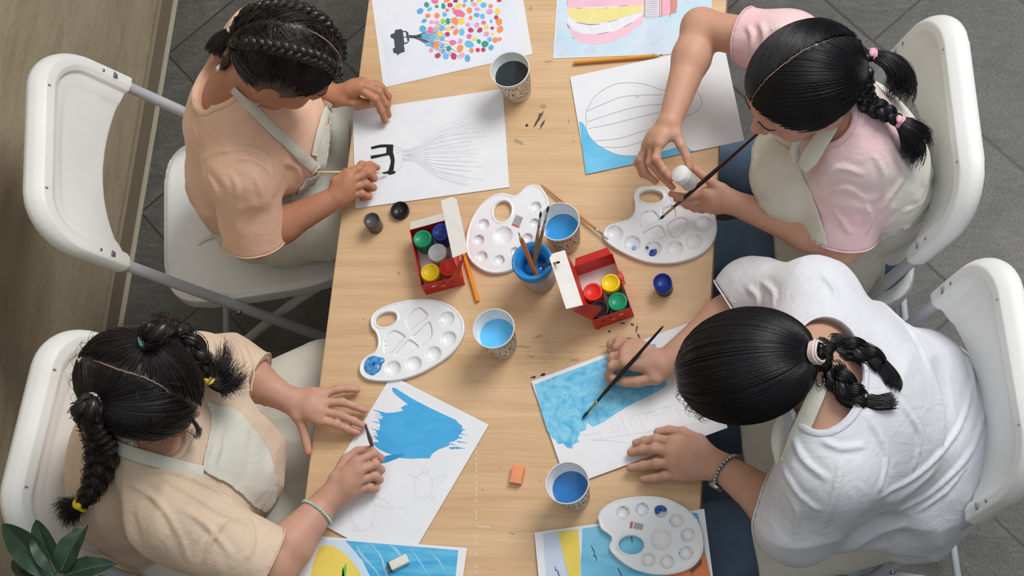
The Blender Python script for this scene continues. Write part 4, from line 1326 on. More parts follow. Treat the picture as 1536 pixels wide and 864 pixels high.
def in_jar(tip, d):
    """where a stick entering through the funnel comes to rest against the inside of the jar"""
    e = tip.copy()
    while True:
        n = e + d * .002; r = np.linalg.norm(n[:2] - jc[:2])
        lim = .0265 if n[2] < TZ + .066 else 9
        if n[2] < TZ + .007 or r > lim: return e
        e = n


hole = at(801, 402, TZ + .066)
tip = at(777.5, 348, TZ + .150); d = nrm(at(799, 401, TZ + .075) - tip); e = in_jar(tip, d)
pencil(e, tip, .0042, 'orange pencil standing point up in the rinse jar', flat(206, 116, 48, .4))
for (tx, ty, tz, hx, hy, lab) in ((811.5, 316, .17, 800.5, 395, 'slim brush standing in the jar, left of the two upright ones'), (823, 308, .17, 803, 393, 'brush standing in the jar, right of the two upright ones')):
    tip = at(tx, ty, TZ + tz); d = nrm(at(hx, hy, TZ + .075) - tip); e = in_jar(tip, d)
    brush(e, tip, lab, M_WBRN, M_FERS, M_BRIS, .0030)
tip = at(840, 393, TZ + .140); q = at(802, 401, TZ + .074); d = nrm(q - tip); e = tip + d * .080
brush(e, tip, 'small flat brush lying low across the jar lid, tip over box flap', flat(60, 72, 92, .4), M_NAT, M_BRIS, .0030, None, .018, .010)

# ------------------------------------------------------------------ folding chairs (x forward, origin on the floor below the seat)
def tube_x(z):
    return -0.21 + 0.53 * (0.72 - z)


def make_chair():
    root = empty('folding_chair', (0, 0, 0), 0)
    HW = 0.198
    # side tubes: back posts running down to the front feet
    for s_ in (-1, 1):
        m = MB(); m.tube([(tube_x(z), s_ * HW, z) for z in (0.80, 0.72, 0.45, 0.2, 0.012)], 0.0112, M_TUBE, 16); o = m.build('front_leg', root)
        m = MB(); m.lathe([(.0, 0), (.0145, 0), (.015, .004), (.0135, .03), (.0, .03)], M_DARKRUB, (tube_x(0.0) - .004, s_ * HW, 0), 16); m.build('rubber_foot', o)
        m = MB(); m.lathe([(0, -.004), (.005, -.004), (.005, .003), (.0, .004)], M_STEEL, (tube_x(.43), s_ * (HW + .012), .43), 12, (0, 1, 0)); m.build('rivet', o)
    # rear leg frame: a U bent under the front of the seat
    A = [(-.285, -.172, .012), (-.16, -.172, .145), (-.03, -.172, .283), (.06, -.172, .372), (.115, -.165, .412), (.145, -.13, .418), (.15, 0, .418)]
    B = [(x, -y, z) for x, y, z in A[::-1]][1:]
    m = MB(); m.tube(spline(A + B, 60), .0105, M_TUBE, 14); o = m.build('rear_leg_frame', root)
    for s_ in (-1, 1):
        m = MB(); m.lathe([(.0, 0), (.014, 0), (.0145, .004), (.013, .028), (.0, .028)], M_DARKRUB, (-.288, s_ * .172, 0), 16); m.build('rubber_foot', o)
    m = MB(); m.tube([(-.185, -.172, .118), (-.185, .172, .118)], .008, M_TUBE, 12); m.build('cross_bar', root)
    m = MB(); m.tube([(tube_x(.13), -HW, .13), (tube_x(.13), HW, .13)], .008, M_TUBE, 12); m.build('cross_bar', root)
    # seat pan
    sh = []
    for k in range(64):
        t = 2 * PI * k / 64; c, s_ = math.cos(t), math.sin(t); e = 0.42
        sh.append((0.0 + .205 * math.copysign(abs(c) ** e, c), (.186 - .010 * c) * math.copysign(abs(s_) ** e, s_)))
    sh = np.array(sh)

    def fs(P):
        d2 = inpoly_sd(P[:, :2], sh); x = P[:, 0]; y = P[:, 1]
        top = .452 - .010 * np.clip(1 - (y / .18) ** 2, 0, 1) * np.clip(1 - (x / .2) ** 2, 0, 1) + .012 * np.clip(-x / .2, 0, 1) ** 2 - .016 * np.clip((x - .13) / .08, 0, 1) ** 2
        t = np.abs(P[:, 2] - (top - .010)) - .0095
        q = np.maximum(np.stack([d2 + .010, t], 1), 0)
        slab = np.linalg.norm(q, axis=1) + np.minimum(np.maximum(d2 + .010, t), 0) - .004
        rim = np.maximum(np.abs(d2 + .006) - .006, np.abs(P[:, 2] - (top - .020)) - .016) - .002
        return np.minimum(slab, rim)
    F = SDF(); lo = V3(-.22, -.21, .40); hi = V3(.22, .21, .48); F._a('+', (fs, lo, hi), .0001); F.bounds = lambda: (lo, hi)
    sdf_obj('seat', F, .0038, M_CHAIR, root)
    # back panel
    W2 = 0.216; z0, z1 = 0.705, 0.905; R = 0.105
    out = [(-W2, z0), (W2, z0)]
    for k in range(13):
        a = k / 12 * PI / 2; out.append((W2 - R + R * math.cos(a), z1 - R + R * math.sin(a)))
    for k in range(13):
        a = PI / 2 + k / 12 * PI / 2; out.append((-W2 + R + R * math.cos(a), z1 - R + R * math.sin(a)))
    out = np.array(out)
    # the rim only follows the two sides and the top
    rimline = out[1:]

    def fp(P):
        y, z = P[:, 1], P[:, 2]
        d2 = inpoly_sd(P[:, 1:], out)
        dr = np.full(len(P), 1e9)
        for i in range(len(rimline) - 1 + 1):
            a = rimline[i]; b_ = rimline[(i + 1) % len(rimline)] if i < len(rimline) - 1 else out[0]
            e = b_ - a; v = P[:, 1:] - a; h = np.clip((v @ e) / (e @ e + 1e-12), 0, 1); dr = np.minimum(dr, np.linalg.norm(v - h[:, None] * e, axis=1))
        base = tube_x(z)
        sag = -.052 * np.clip(1 - (y / .19) ** 2, 0, 1) * np.clip((z1 - .02 - z) / (z1 - z0), 0, 1)
        inner = np.clip((dr - .034) / .008, 0, 1); inner = inner * inner * (3 - 2 * inner)
        mid = base + sag * np.clip((dr - .02) / .05, 0, 1) + .004 * inner
        th = .017 * (1 - inner) * np.clip(.35 + dr / .012, 0, 1) + .0045
        th = th - .004 * np.exp(-((dr - .033) / .004) ** 2)
        t = (np.abs(P[:, 0] - mid) - th) * .85
        hh = np.maximum(.007 - np.abs(t - d2), 0) / .007
        return np.maximum(t, d2) + hh * hh * .007 * .25
    F = SDF(); lo = V3(-.40, -.23, .69); hi = V3(-.15, .23, .92); F._a('+', (fp, lo, hi), .0001); F.bounds = lambda: (lo, hi)
    bp = sdf_obj('backrest', F, .0030, M_CHAIR, root)
    for s_ in (-1, 1):
        m = MB(); z = .745; m.box((tube_x(z) + .0215, s_ * .196, z), (.003, .010, .022), flat(120, 122, 124, .5), bev=.001)
        m.lathe([(0, 0), (.0032, 0), (.0032, .002), (0, .0022)], M_STEEL, (tube_x(.775) + .021, s_ * .196, .775), 10, (1, 0, .5)); m.build('screw_plate', bp)
        m = MB(); m.box((tube_x(.885) + .0185, s_ * .11, .885), (.003, .0022, .022), flat(150, 152, 154, .5)); m.build('mould_mark', bp)
    return root


def place_chair(o, cx, cy, yaw, label):
    """cx, cy: middle of the back frame at 0.72 m height"""
    c, s_ = math.cos(yaw), math.sin(yaw)
    o.location = (cx + .21 * c, cy + .21 * s_, 0); o.rotation_euler = (0, 0, yaw)
    return tag(o, label, 'chair', 'white folding chairs around the table')


ch = make_chair(); CHS = [ch] + [copy_tree(ch) for _ in range(3)]
place_chair(CHS[0], -.82, .25, math.radians(9), 'white folding chair by the stone wall under the peach shirt painter')
place_chair(CHS[1], -.727, -.345, math.radians(-3.5), 'white folding chair by the stone wall under the pigtailed painter')
place_chair(CHS[2], .713, .274, math.radians(-173.7), 'white folding chair on the open side under the pink sleeved painter')
place_chair(CHS[3], .807, -.20, math.radians(-171.5), 'white folding chair on the open side under the white shirt painter')

# ------------------------------------------------------------------ people: helpers
def cam2w(a, b_, c):
    """direction given as (right in the photo, up in the photo, towards the viewer) turned into the room's axes"""
    return nrm(a * RR + b_ * UU - c * FW)


def mat_skin(name, c, c2):
    m = N(name, 0.5, 0.35); co = m.coord()
    at_ = m.n('ShaderNodeAttribute'); at_.attribute_name = 'tint'
    f = m.noise(co, 30, 4); g = m.noise(co, 240, 3)
    a = m.ramp(f, [(0.3, lin(*c2)), (0.7, lin(*c))])
    a = m.mix(1.0, a, at_.outputs['Color'], 'MULTIPLY')
    m.col(a); m.bump(g, 0.10, 0.0008)
    m.b.inputs['Subsurface Weight'].default_value = 0.12
    m.b.inputs['Subsurface Radius'].default_value = (0.008, 0.004, 0.002); m.b.inputs['Subsurface Scale'].default_value = 0.5
    return m.m


def mat_hair(name, c, rough=0.36):
    m = N(name, rough, 0.55, lin(*c)); co = m.coord()
    f = m.noise(co, 60, 3); d = tuple(x * 1.9 for x in lin(*c)[:3]) + (1,)
    m.col(m.ramp(f, [(0.35, lin(*c)), (0.75, d)])); return m.m


def strands(paths, r0, r1, mat, name, parent, seg=3):
    """many thin hairs in one mesh; paths (n, m, 3)"""
    Pn = np.asarray(paths, float); n, m, _ = Pn.shape
    T = np.gradient(Pn, axis=1); T /= np.linalg.norm(T, axis=2)[..., None] + 1e-9
    a = np.cross(T, np.array([0.31, 0.22, 0.92])); a /= np.linalg.norm(a, axis=2)[..., None] + 1e-9; b_ = np.cross(T, a)
    rr = np.linspace(1, 0, m)[None, :, None] * (np.asarray(r0) - r1) + r1
    ring = [Pn + rr * (math.cos(2 * PI * k / seg) * a + math.sin(2 * PI * k / seg) * b_) for k in range(seg)]
    Vv = np.stack(ring, 2).reshape(-1, 3)
    i = np.arange(n)[:, None, None] * m * seg; j = np.arange(m - 1)[None, :, None] * seg; k = np.arange(seg)[None, None, :]
    l = (k + 1) % seg
    q = np.stack([i + j + k, i + j + l, i + j + seg + l, i + j + seg + k], -1).reshape(-1, 4)
    return mesh_obj(name, Vv, q, mat, parent)


class Head:
    def __init__(s, c, F, U, sc=1.0):
        s.c = np.asarray(c, float); s.F = nrm(F); s.R = nrm(np.cross(s.F, U)); s.U = np.cross(s.R, s.F); s.s = sc
        s.B = np.array([s.R, s.F, s.U])                      # rows: her right, front, up
        s.hr = np.array([.083, .103, .099]) * sc; s.hc = s.p(0, -.010, .022)

    def p(s, x, y, z):
        return s.c + (x * s.R + y * s.F + z * s.U) * s.s

    def hp(s, d, lift=0.0):
        """point on the hair surface in head direction d (right, front, up)"""
        d = np.asarray(d, float); d = d / (np.linalg.norm(d, axis=-1, keepdims=True) + 1e-9)
        return s.hc + ((d * s.hr * (1 + lift / 0.09)) @ s.B)

    def build(s, f, neck_to, nr=.050):
        k = s.s; B = s.B
        E = lambda x, y, z, a, b_, c, kk=.02, kind='+': f.ell(s.p(x, y, z), np.array([a, b_, c]) * k, B, kk * k, kind)
        E(0, -.010, .024, .072, .091, .086)
        E(0, .030, -.030, .056, .056, .070, .03)
        E(0, .052, -.082, .030, .030, .026, .03)
        for x in (-1, 1):
            E(x * .036, .058, -.028, .024, .024, .024, .022)
            f.cone(s.p(x * .058, .000, -.040), s.p(x * .022, .060, -.092), .018 * k, .016 * k, .02 * k)
            E(x * .0305, .090, .006, .015, .010, .009, .010, '-')
            E(x * .0305, .0765, .004, .0135, .0125, .0110, .003)
            E(x * .077, -.008, -.006, .007, .017, .029, .006)
            E(x * .084, -.004, -.004, .004, .009, .018, .005, '-')
        f.cone(s.p(-.030, .082, .020), s.p(.030, .082, .020), .010 * k, .010 * k, .014 * k)
        f.cone(s.p(0, .088, .008), s.p(0, .108, -.026), .0065 * k, .0105 * k, .010 * k)
        for x in (-1, 1): f.ell(s.p(x * .011, .099, -.029), np.array([.0085, .009, .0075]) * k, B, .005 * k)
        f.cone(s.p(-.015, .087, -.052), s.p(.015, .087, -.052), .0055 * k, .0055 * k, .004 * k)
        f.cone(s.p(-.012, .086, -.0605), s.p(.012, .086, -.0605), .0062 * k, .0062 * k, .003 * k)
        E(0, .098, -.0562, .022, .010, .0012, .003, '-')
        f.cone(s.p(0, -.022, -.045), neck_to, nr * k, (nr + .004) * k, .03)
        return f

    def lips(s, P):
        q = (P - s.c) @ s.B.T / s.s
        return np.exp(-(((q[:, 0]) / .020) ** 4 + ((q[:, 1] - .092) / .012) ** 4 + ((q[:, 2] + .056) / .0095) ** 4))

    def extras(s, root, hair, f):
        for x in (-1, 1):
            P = np.array([s.p(x * a, .090 + b_, c) for a, b_, c in ((.013, .001, .024), (.024, .002, .028), (.036, -.004, .027), (.046, -.012, .021))])
            P = f.project(spline(P, 10), .0004)
            m = MB(); m.tube(P, np.linspace(.0024, .0012, 10) * s.s, hair, 6, flat_=.5, up=f.normal(P)); m.build('eyebrow', root)
            P = np.array([s.p(x * a, b_, c) for a, b_, c in ((.019, .088, -.003), (.0265, .091, -.006), (.035, .090, -.006), (.042, .084, -.003))])
            P = f.project(spline(P, 12), .0003)
            m = MB(); m.tube(P, .0008 * s.s, hair, 6)
            for q in P[1::2]: m.tube([q, q + (s.F * .005 - s.U * .003 + s.R * x * .001) * s.s], [.0004, .0002], hair, 4)
            m.build('eyelashes', root)


def hand(f, wrist, fingers, rad, thumb, fore=None, k=.012, palm_r=.0125, kf=.0030, tn=None):
    """fingers: lists of points knuckle..tip (index first), thumb: base..tip; palm filled between wrist and knuckles"""
    wrist = np.asarray(wrist, float)
    kn = [np.asarray(q[0], float) for q in fingers]
    for i, q in enumerate(kn):
        f.cone(wrist + (q - wrist) * .12, q, palm_r * 1.15, palm_r * .86, k)
        if i: f.cone((kn[i - 1] * .7 + wrist * .3), (q * .7 + wrist * .3), palm_r * .95, palm_r * .95, k)
    for i in range(len(kn) - 1):
        f.cone(kn[i] * .93 + wrist * .07, kn[i + 1] * .93 + wrist * .07, palm_r * .72, palm_r * .72, .006)
    th = [np.asarray(p, float) for p in thumb]
    f.cone(wrist + (th[0] - wrist) * .2, th[0], palm_r * 1.1, rad * 1.25, k)
    if len(th) > 1: f.cone(th[0], kn[0] * .55 + wrist * .45, rad * 1.05, rad * .9, k)
    for q in fingers:
        n = len(q); q = [np.asarray(p, float) for p in q]
        rs = [rad * (1.06 - .24 * i / (n - 1)) for i in range(n)]
        for i in range(n - 1):
            f.cone(q[i], q[i + 1], rs[i], rs[i + 1], kf)
            if 0 < i: f.ell(q[i], np.full(3, rs[i] * 1.07), None, kf)
    rs = [rad * (1.28 - .32 * i / (len(th) - 1)) for i in range(len(th))]
    for i in range(len(th) - 1):
        f.cone(th[i], th[i + 1], rs[i], rs[i + 1], kf)
    return f


def nails(chains, toward, rad, sink=.55):
    """fingernails: small plates on the back of the last joint"""
    out = []
    for q in chains:
        a, b_ = np.asarray(q[-2], float), np.asarray(q[-1], float); d = nrm(b_ - a)
        u = nrm(toward - d * (toward @ d)); out.append((b_ - d * rad * .15, d, u))
    return out


def nail_mesh(root, lst, rad, mat):
    m = MB()
    for c, d, u in lst:
        s_ = np.cross(d, u); v = []; nU, nV = 6, 7
        for i in range(nU):
            for j in range(nV):
                a = (i / (nU - 1) - .45) * rad * 1.35; w_ = (j / (nV - 1) - .5) * 2
                wd = .60 * (1 - .25 * (max(0, i / (nU - 1) - .6) / .4) ** 2)
                th = w_ * wd * 1.1
                v.append(c + d * a + rad * .90 * (u * math.cos(th) + s_ * math.sin(th)) - u * rad * .10 * (i / (nU - 1)) ** 2)
        fc = [(i * nV + j, i * nV + j + 1, (i + 1) * nV + j + 1, (i + 1) * nV + j) for i in range(nU - 1) for j in range(nV - 1)]
        m.add(v, fc, mat, True)
    if m.v: m.build('fingernails', root)


def torso(f, sp, g=0.0, k=.035, legs=True, sh=None, low=True):
    """sp: dict with pelvis, waist, chest, neck, sL, sR and widths w (side), t (depth); g grows every part"""
    P, Wd, C, Nk, sL, sR = [np.asarray(sp[n], float) for n in ('pelvis', 'waist', 'chest', 'neck', 'sL', 'sR')]
    Lx = nrm(sL - sR)
    def B(a, b_):
        up = nrm(np.asarray(b_) - np.asarray(a)); x = nrm(Lx - up * (Lx @ up)); return np.array([x, up, np.cross(x, up)])
    w_, t = sp.get('w', 1.0), sp.get('t', 1.0)
    hl = sp.get('hipdir', Lx); hl = nrm(np.asarray(hl) * [1, 1, 0])
    Bh = np.array([hl, [0, 0, 1], np.cross(hl, [0, 0, 1])])
    if low: f.ell(P, (.145 * w_ + g, .095 + g, .115 * t + g), Bh, k)
    f.ell(Wd, (.122 * w_ + g, .12 + g, .095 * t + g), B(P, C), k)
    f.ell(C, (.130 * w_ + g, .125 + g, .092 * t + g), B(Wd, Nk), k)
    f.cone(sL, sR, .043 + g, .043 + g, k)
    f.cone(sL * .9 + Nk * .1, Nk, .036 + g, .040 + g, k); f.cone(sR * .9 + Nk * .1, Nk, .036 + g, .040 + g, k)
    return f


def hitv(f, pts, zmax=1.35, zmin=0.25):
    """first surface points along the lines of sight to many photo pixels"""
    pts = np.asarray(pts, float)
    D = FW[None] + RR[None] * ((pts[:, :1] - 768) / FPX) - UU[None] * ((pts[:, 1:] - 432) / FPX)
    D /= np.linalg.norm(D, axis=1)[:, None]
    P = CAM + D * ((zmax - CAM[2]) / D[:, 2])[:, None]; ok = np.zeros(len(P), bool); live = np.arange(len(P))
    for _ in range(240):
        v = f(P[live]); done = v < .0006; ok[live[done]] = True
        live = live[~done]; v = v[~done]
        P[live] += D[live] * np.maximum(v * .6, .0008)[:, None]
        live = live[P[live][:, 2] > zmin]
        if not len(live): break
    return P, ok


def patch(name, f, outline, mat, parent, off=.004, th=.0016, res=5.0, smooth=6, hem=True, disp=None):
    """cloth laid over the surface f; its outline is where the photograph shows it"""
    from mathutils.geometry import delaunay_2d_cdt
    o = spline(outline + [outline[0]], max(40, int(len(outline) * 10)))[:-1]
    per = np.linalg.norm(np.diff(np.vstack([o, o[:1]]), axis=0), axis=1); n = int(per.sum() / res); cs = np.concatenate([[0], np.cumsum(per)])
    tt = np.linspace(0, cs[-1], n, endpoint=False); oo = np.vstack([o, o[:1]]); o = np.c_[np.interp(tt, cs, oo[:, 0]), np.interp(tt, cs, oo[:, 1])]
    lo, hi = o.min(0), o.max(0)
    gx, gy = np.meshgrid(np.arange(lo[0], hi[0], res), np.arange(lo[1], hi[1], res * .87)); gx[1::2] += res / 2
    G = np.c_[gx.ravel(), gy.ravel()]; G = G[inpoly_sd(G, o) < -res * .55]
    A = np.vstack([o, G]); nb = len(o)
    r = delaunay_2d_cdt([Vector(p) for p in A], [(i, (i + 1) % nb) for i in range(nb)], [], 1, 1e-5)
    pts = np.array([tuple(v) for v in r[0]]); tris = np.array([tuple(q) for q in r[2]])
    P, ok = hitv(f, pts)
    tris = tris[ok[tris].all(1)]; used = np.unique(tris); mp = -np.ones(len(P), int); mp[used] = np.arange(len(used)); P = P[used]; tris = mp[tris]
    E = np.unique(np.sort(np.vstack([tris[:, [0, 1]], tris[:, [1, 2]], tris[:, [2, 0]]]), axis=1), axis=0)
    for _ in range(smooth):
        acc = np.zeros_like(P); cnt = np.zeros(len(P))
        np.add.at(acc, E[:, 0], P[E[:, 1]]); np.add.at(acc, E[:, 1], P[E[:, 0]]); np.add.at(cnt, E[:, 0], 1); np.add.at(cnt, E[:, 1], 1)
        P = P * .5 + .5 * acc / cnt[:, None]
    nn = np.cross(P[tris[:, 1]] - P[tris[:, 0]], P[tris[:, 2]] - P[tris[:, 0]]); Nv = np.zeros_like(P)
    for i in range(3): np.add.at(Nv, tris[:, i], nn)
    sg = np.sign((Nv @ -FW).sum()); Nv = sg * Nv / (np.linalg.norm(Nv, axis=1)[:, None] + 1e-12)
    # keep the cloth above the surface
    v = f(P); P = P + Nv * np.clip(off - v, -.004, off + .006)[:, None]
    if disp is not None: P = P + Nv * disp(P)[:, None]
    if sg < 0: tris = tris[:, ::-1]
    top = P + Nv * th / 2; bot = P - Nv * th / 2; k = len(P)
    ed = {}
    for t in tris:
        for a, b_ in ((t[0], t[1]), (t[1], t[2]), (t[2], t[0])): ed[(a, b_)] = 1
    bd = [(a, b_) for (a, b_) in ed if (b_, a) not in ed]
    F = [tuple(t) for t in tris] + [tuple(k + x for x in t[::-1]) for t in tris] + [(b_, a, k + a, k + b_) for a, b_ in bd]
    ob = mesh_obj(name, np.vstack([top, bot]), F, mat, parent)
    return ob


def ribbon(name, P, Nv, width, mat, parent, th=.0018):
    """flat band following points P, facing Nv"""
    P = np.asarray(P, float); T = np.gradient(P, axis=0); T /= np.linalg.norm(T, axis=1)[:, None] + 1e-9
    S_ = np.cross(T, Nv); S_ /= np.linalg.norm(S_, axis=1)[:, None] + 1e-9; Nn = np.cross(S_, T)
    w_ = np.full(len(P), width) if np.isscalar(width) else np.interp(np.linspace(0, 1, len(P)), np.linspace(0, 1, len(width)), width)
    v = []; cs = [(-.5, -.5), (-.42, .3), (0, .5), (.42, .3), (.5, -.5)]
    for i in range(len(P)):
        for a, b_ in cs: v.append(P[i] + S_[i] * a * w_[i] + Nn[i] * b_ * th)
    k = len(cs); f = [(i * k + j, i * k + (j + 1) % k, (i + 1) * k + (j + 1) % k, (i + 1) * k + j) for i in range(len(P) - 1) for j in range(k)]
    f += [tuple(range(k)), tuple((len(P) - 1) * k + j for j in range(k))[::-1]]
    return mesh_obj(name, v, f, mat, parent)


def strap(name, f, pxs, width, mat, parent, off=.004, n=40, th=.002, sm=3):
    """band lying on the surface f along photo pixels"""
    q = spline(pxs, n); P, ok = hitv(f, q); P = P[ok]
    for _ in range(sm): P[1:-1] = .5 * P[1:-1] + .25 * (P[:-2] + P[2:])
    Nv = f.normal(P); v = f(P); P = P + Nv * (off - np.clip(v, -.01, .01))[:, None]
    for _ in range(sm): Nv[1:-1] = .5 * Nv[1:-1] + .25 * (Nv[:-2] + Nv[2:])
    return ribbon(name, P, Nv, width, mat, parent, th)


def braid(cl, rad, mat, name, parent, up, turns=None, hairs=30, fuzz=.0):
    """three interwoven locks along a centre line"""
    cl = spline(cl, 90); T = np.gradient(cl, axis=0); T /= np.linalg.norm(T, axis=1)[:, None]
    up = np.asarray(up, float); S_ = np.cross(T, up); S_ /= np.linalg.norm(S_, axis=1)[:, None]; Nn = np.cross(S_, T)
    Ls = np.concatenate([[0], np.cumsum(np.linalg.norm(np.diff(cl, axis=0), axis=1))]); R_ = np.interp(np.linspace(0, 1, 90), np.linspace(0, 1, len(rad)), rad)
    ph = Ls / (np.mean(R_) * 3.4) * 2 * PI if turns is None else Ls / Ls[-1] * turns * 2 * PI
    m = MB(); H = []; hairs = hairs * 2 if hairs < 24 else hairs; rnd = np.random.RandomState(4)
    for i in range(3):
        t = ph + 2 * PI * i / 3
        c = cl + S_ * (R_ * .52 * np.sin(t))[:, None] + Nn * (R_ * .34 * np.sin(2 * t))[:, None]
        m.tube(c, R_ * .50, mat, 10, up=Nn[0])
        T2 = np.gradient(c, axis=0); T2 /= np.linalg.norm(T2, axis=1)[:, None]; A = np.cross(T2, Nn); A /= np.linalg.norm(A, axis=1)[:, None]; Bq = np.cross(A, T2)
        for k in range(hairs):
            a = 2 * PI * k / hairs + rnd.uniform(-.2, .2); tw = np.linspace(0, rnd.uniform(-1.2, 1.2), 90)
            rr = R_ * (.52 + rnd.uniform(-.03, .05 + fuzz))
            H.append((c + A * (rr * np.cos(a + tw))[:, None] + Bq * (rr * np.sin(a + tw))[:, None])[::2])
    o = m.build(name, parent)
    strands(np.array(H), .0007, .0006, mat, 'strands', o)
    return o


def tuft(a, pts, r0, r1, mat, parent, n=160, seed=0, name='hair_tuft', rad=.0006, curl=0.0):
    """loose end of hair starting at a tie and fanning along the points"""
    rnd = np.random.RandomState(seed); n = int(n * 1.7); C = spline([a] + list(pts), 14); T = np.gradient(C, axis=0); T /= np.linalg.norm(T, axis=1)[:, None]
    S_ = np.cross(T, [0.1, 0.2, 1.0]); S_ /= np.linalg.norm(S_, axis=1)[:, None]; Nn = np.cross(S_, T); H = []
    R_ = r0 + (r1 - r0) * np.sin(np.linspace(0, 1, 14) * PI * .62)
    for k in range(n):
        t = rnd.uniform(0, 2 * PI); q = math.sqrt(rnd.uniform(0, 1)); L = rnd.uniform(.62, 1.0)
        cx, cy = q * math.cos(t), q * math.sin(t) * .7
        u = np.linspace(0, L, 14) * 13; i = np.clip(u.astype(int), 0, 12); fr = (u - i)[:, None]
        g = lambda X: X[i] * (1 - fr) + X[i + 1] * fr
        rr = g(R_[:, None]); w_ = rnd.uniform(-1, 1, 3) * curl
        P = g(C) + g(S_) * rr * cx + g(Nn) * rr * cy + (np.linspace(0, 1, 14)[:, None] ** 2) * w_
        H.append(P)
    o = strands(np.array(H), rad * 1.5, rad * .5, mat, name, parent, 3)
    return o


def tie(c, ax, r, mat, parent, n=3, w_=.0035, name='hair_tie'):
    m = MB(); ax = nrm(ax); q = nrm(np.cross(ax, (.2, .3, 1))); v = np.cross(ax, q)
    for i in range(n):
        o = (i - (n - 1) / 2) * w_ * .9; rr = r * (1 + .06 * ((i * 7) % 3))
        P = [c + ax * (o + .0012 * math.sin(3 * t)) + rr * (q * math.cos(t) + v * math.sin(t)) for t in np.linspace(0, 2 * PI, 25)]
        m.tube(P, w_ * .5, mat, 8, caps=False)
    return m.build(name, parent)


def slerp_paths(hd, roots, goal, m=16, lift0=.000, lift1=.002, jit=.0015, seed=0, bow=None):
    """hairs combed over the head from root directions to a gathering direction"""
    rnd = np.random.RandomState(seed); D0 = roots / np.linalg.norm(roots, axis=1)[:, None]; g = np.asarray(goal, float); g = g / np.linalg.norm(g)
    om = np.arccos(np.clip(D0 @ g, -1, .9999)); t = np.linspace(0, 1, m); S_ = np.sin(om)[:, None] + 1e-6
    A = np.sin((1 - t)[None] * om[:, None]) / S_; Bq = np.sin(t[None] * om[:, None]) / S_
    D = A[..., None] * D0[:, None] + Bq[..., None] * g[None, None]
    if bow is not None: D = D + (np.sin(t * PI)[None, :, None] * np.asarray(bow)[None, None] * np.sin(om)[:, None, None])
    D /= np.linalg.norm(D, axis=2)[..., None]
    lf = rnd.uniform(-.0012, jit, len(D0))[:, None] + lift0 + (lift1 - lift0) * t[None]
    return hd.hc + ((D * hd.hr * (1 + lf / .09)[..., None]) @ hd.B)


def rnd_dirs(n, cond, seed=0):
    rnd = np.random.RandomState(seed); out = []
    while len(out) < n:
        d = rnd.normal(size=(4000, 3)); d /= np.linalg.norm(d, axis=1)[:, None]; d = d[cond(d)]; out += list(d)
    return np.array(out[:n])


def hair_cap(hd, mat, parent, front=.075, low=-.075, side=.02, extra=None, k=.012, temple=-.030):
    """the mass of hair on the skull: behind a hairline from the forehead past the ears to the nape"""
    f = SDF(); f.ell(hd.hc, hd.hr - .0022, hd.B, .01)
    if extra: extra(f)
    a = hd.p(0, front, .058); b_ = hd.p(0, side, temple)
    d = nrm(b_ - a); n = np.cross(d, hd.R); n = n if n @ hd.F > 0 else -n
    f.half(a, n, .008)
    f.half(hd.p(0, 0, low), -hd.U, .015)
    f.disp = lambda P: .0012 * (vnoise(P * 90) - .5)
    o = sdf_obj('hair', f, .003, mat, parent)
    return o, f


class Union:
    def __init__(s, *fs): s.fs = fs

    def __call__(s, P):
        return np.min([f(P) for f in s.fs], axis=0)
    grad = SDF.grad; normal = SDF.normal; project = SDF.project


M_NAIL = N('fingernail', .3, .5, lin(226, 180, 164)).m
M_APR = mat_cloth('unbleached_cotton_apron', lin(224, 222, 208), lin(212, 209, 194), .88, 700, .35)
M_BEAD = N('clear_bead', .08, .6, lin(226, 226, 222)).m

# ------------------------------------------------------------------ people
HB, HC = 0.0024, 0.0040                                # sculpting steps: bodies, clothes


def px(org, sc, pts):
    return [at(org[0] + p[0] / sc, org[1] + p[1] / sc, p[2]) for p in pts]


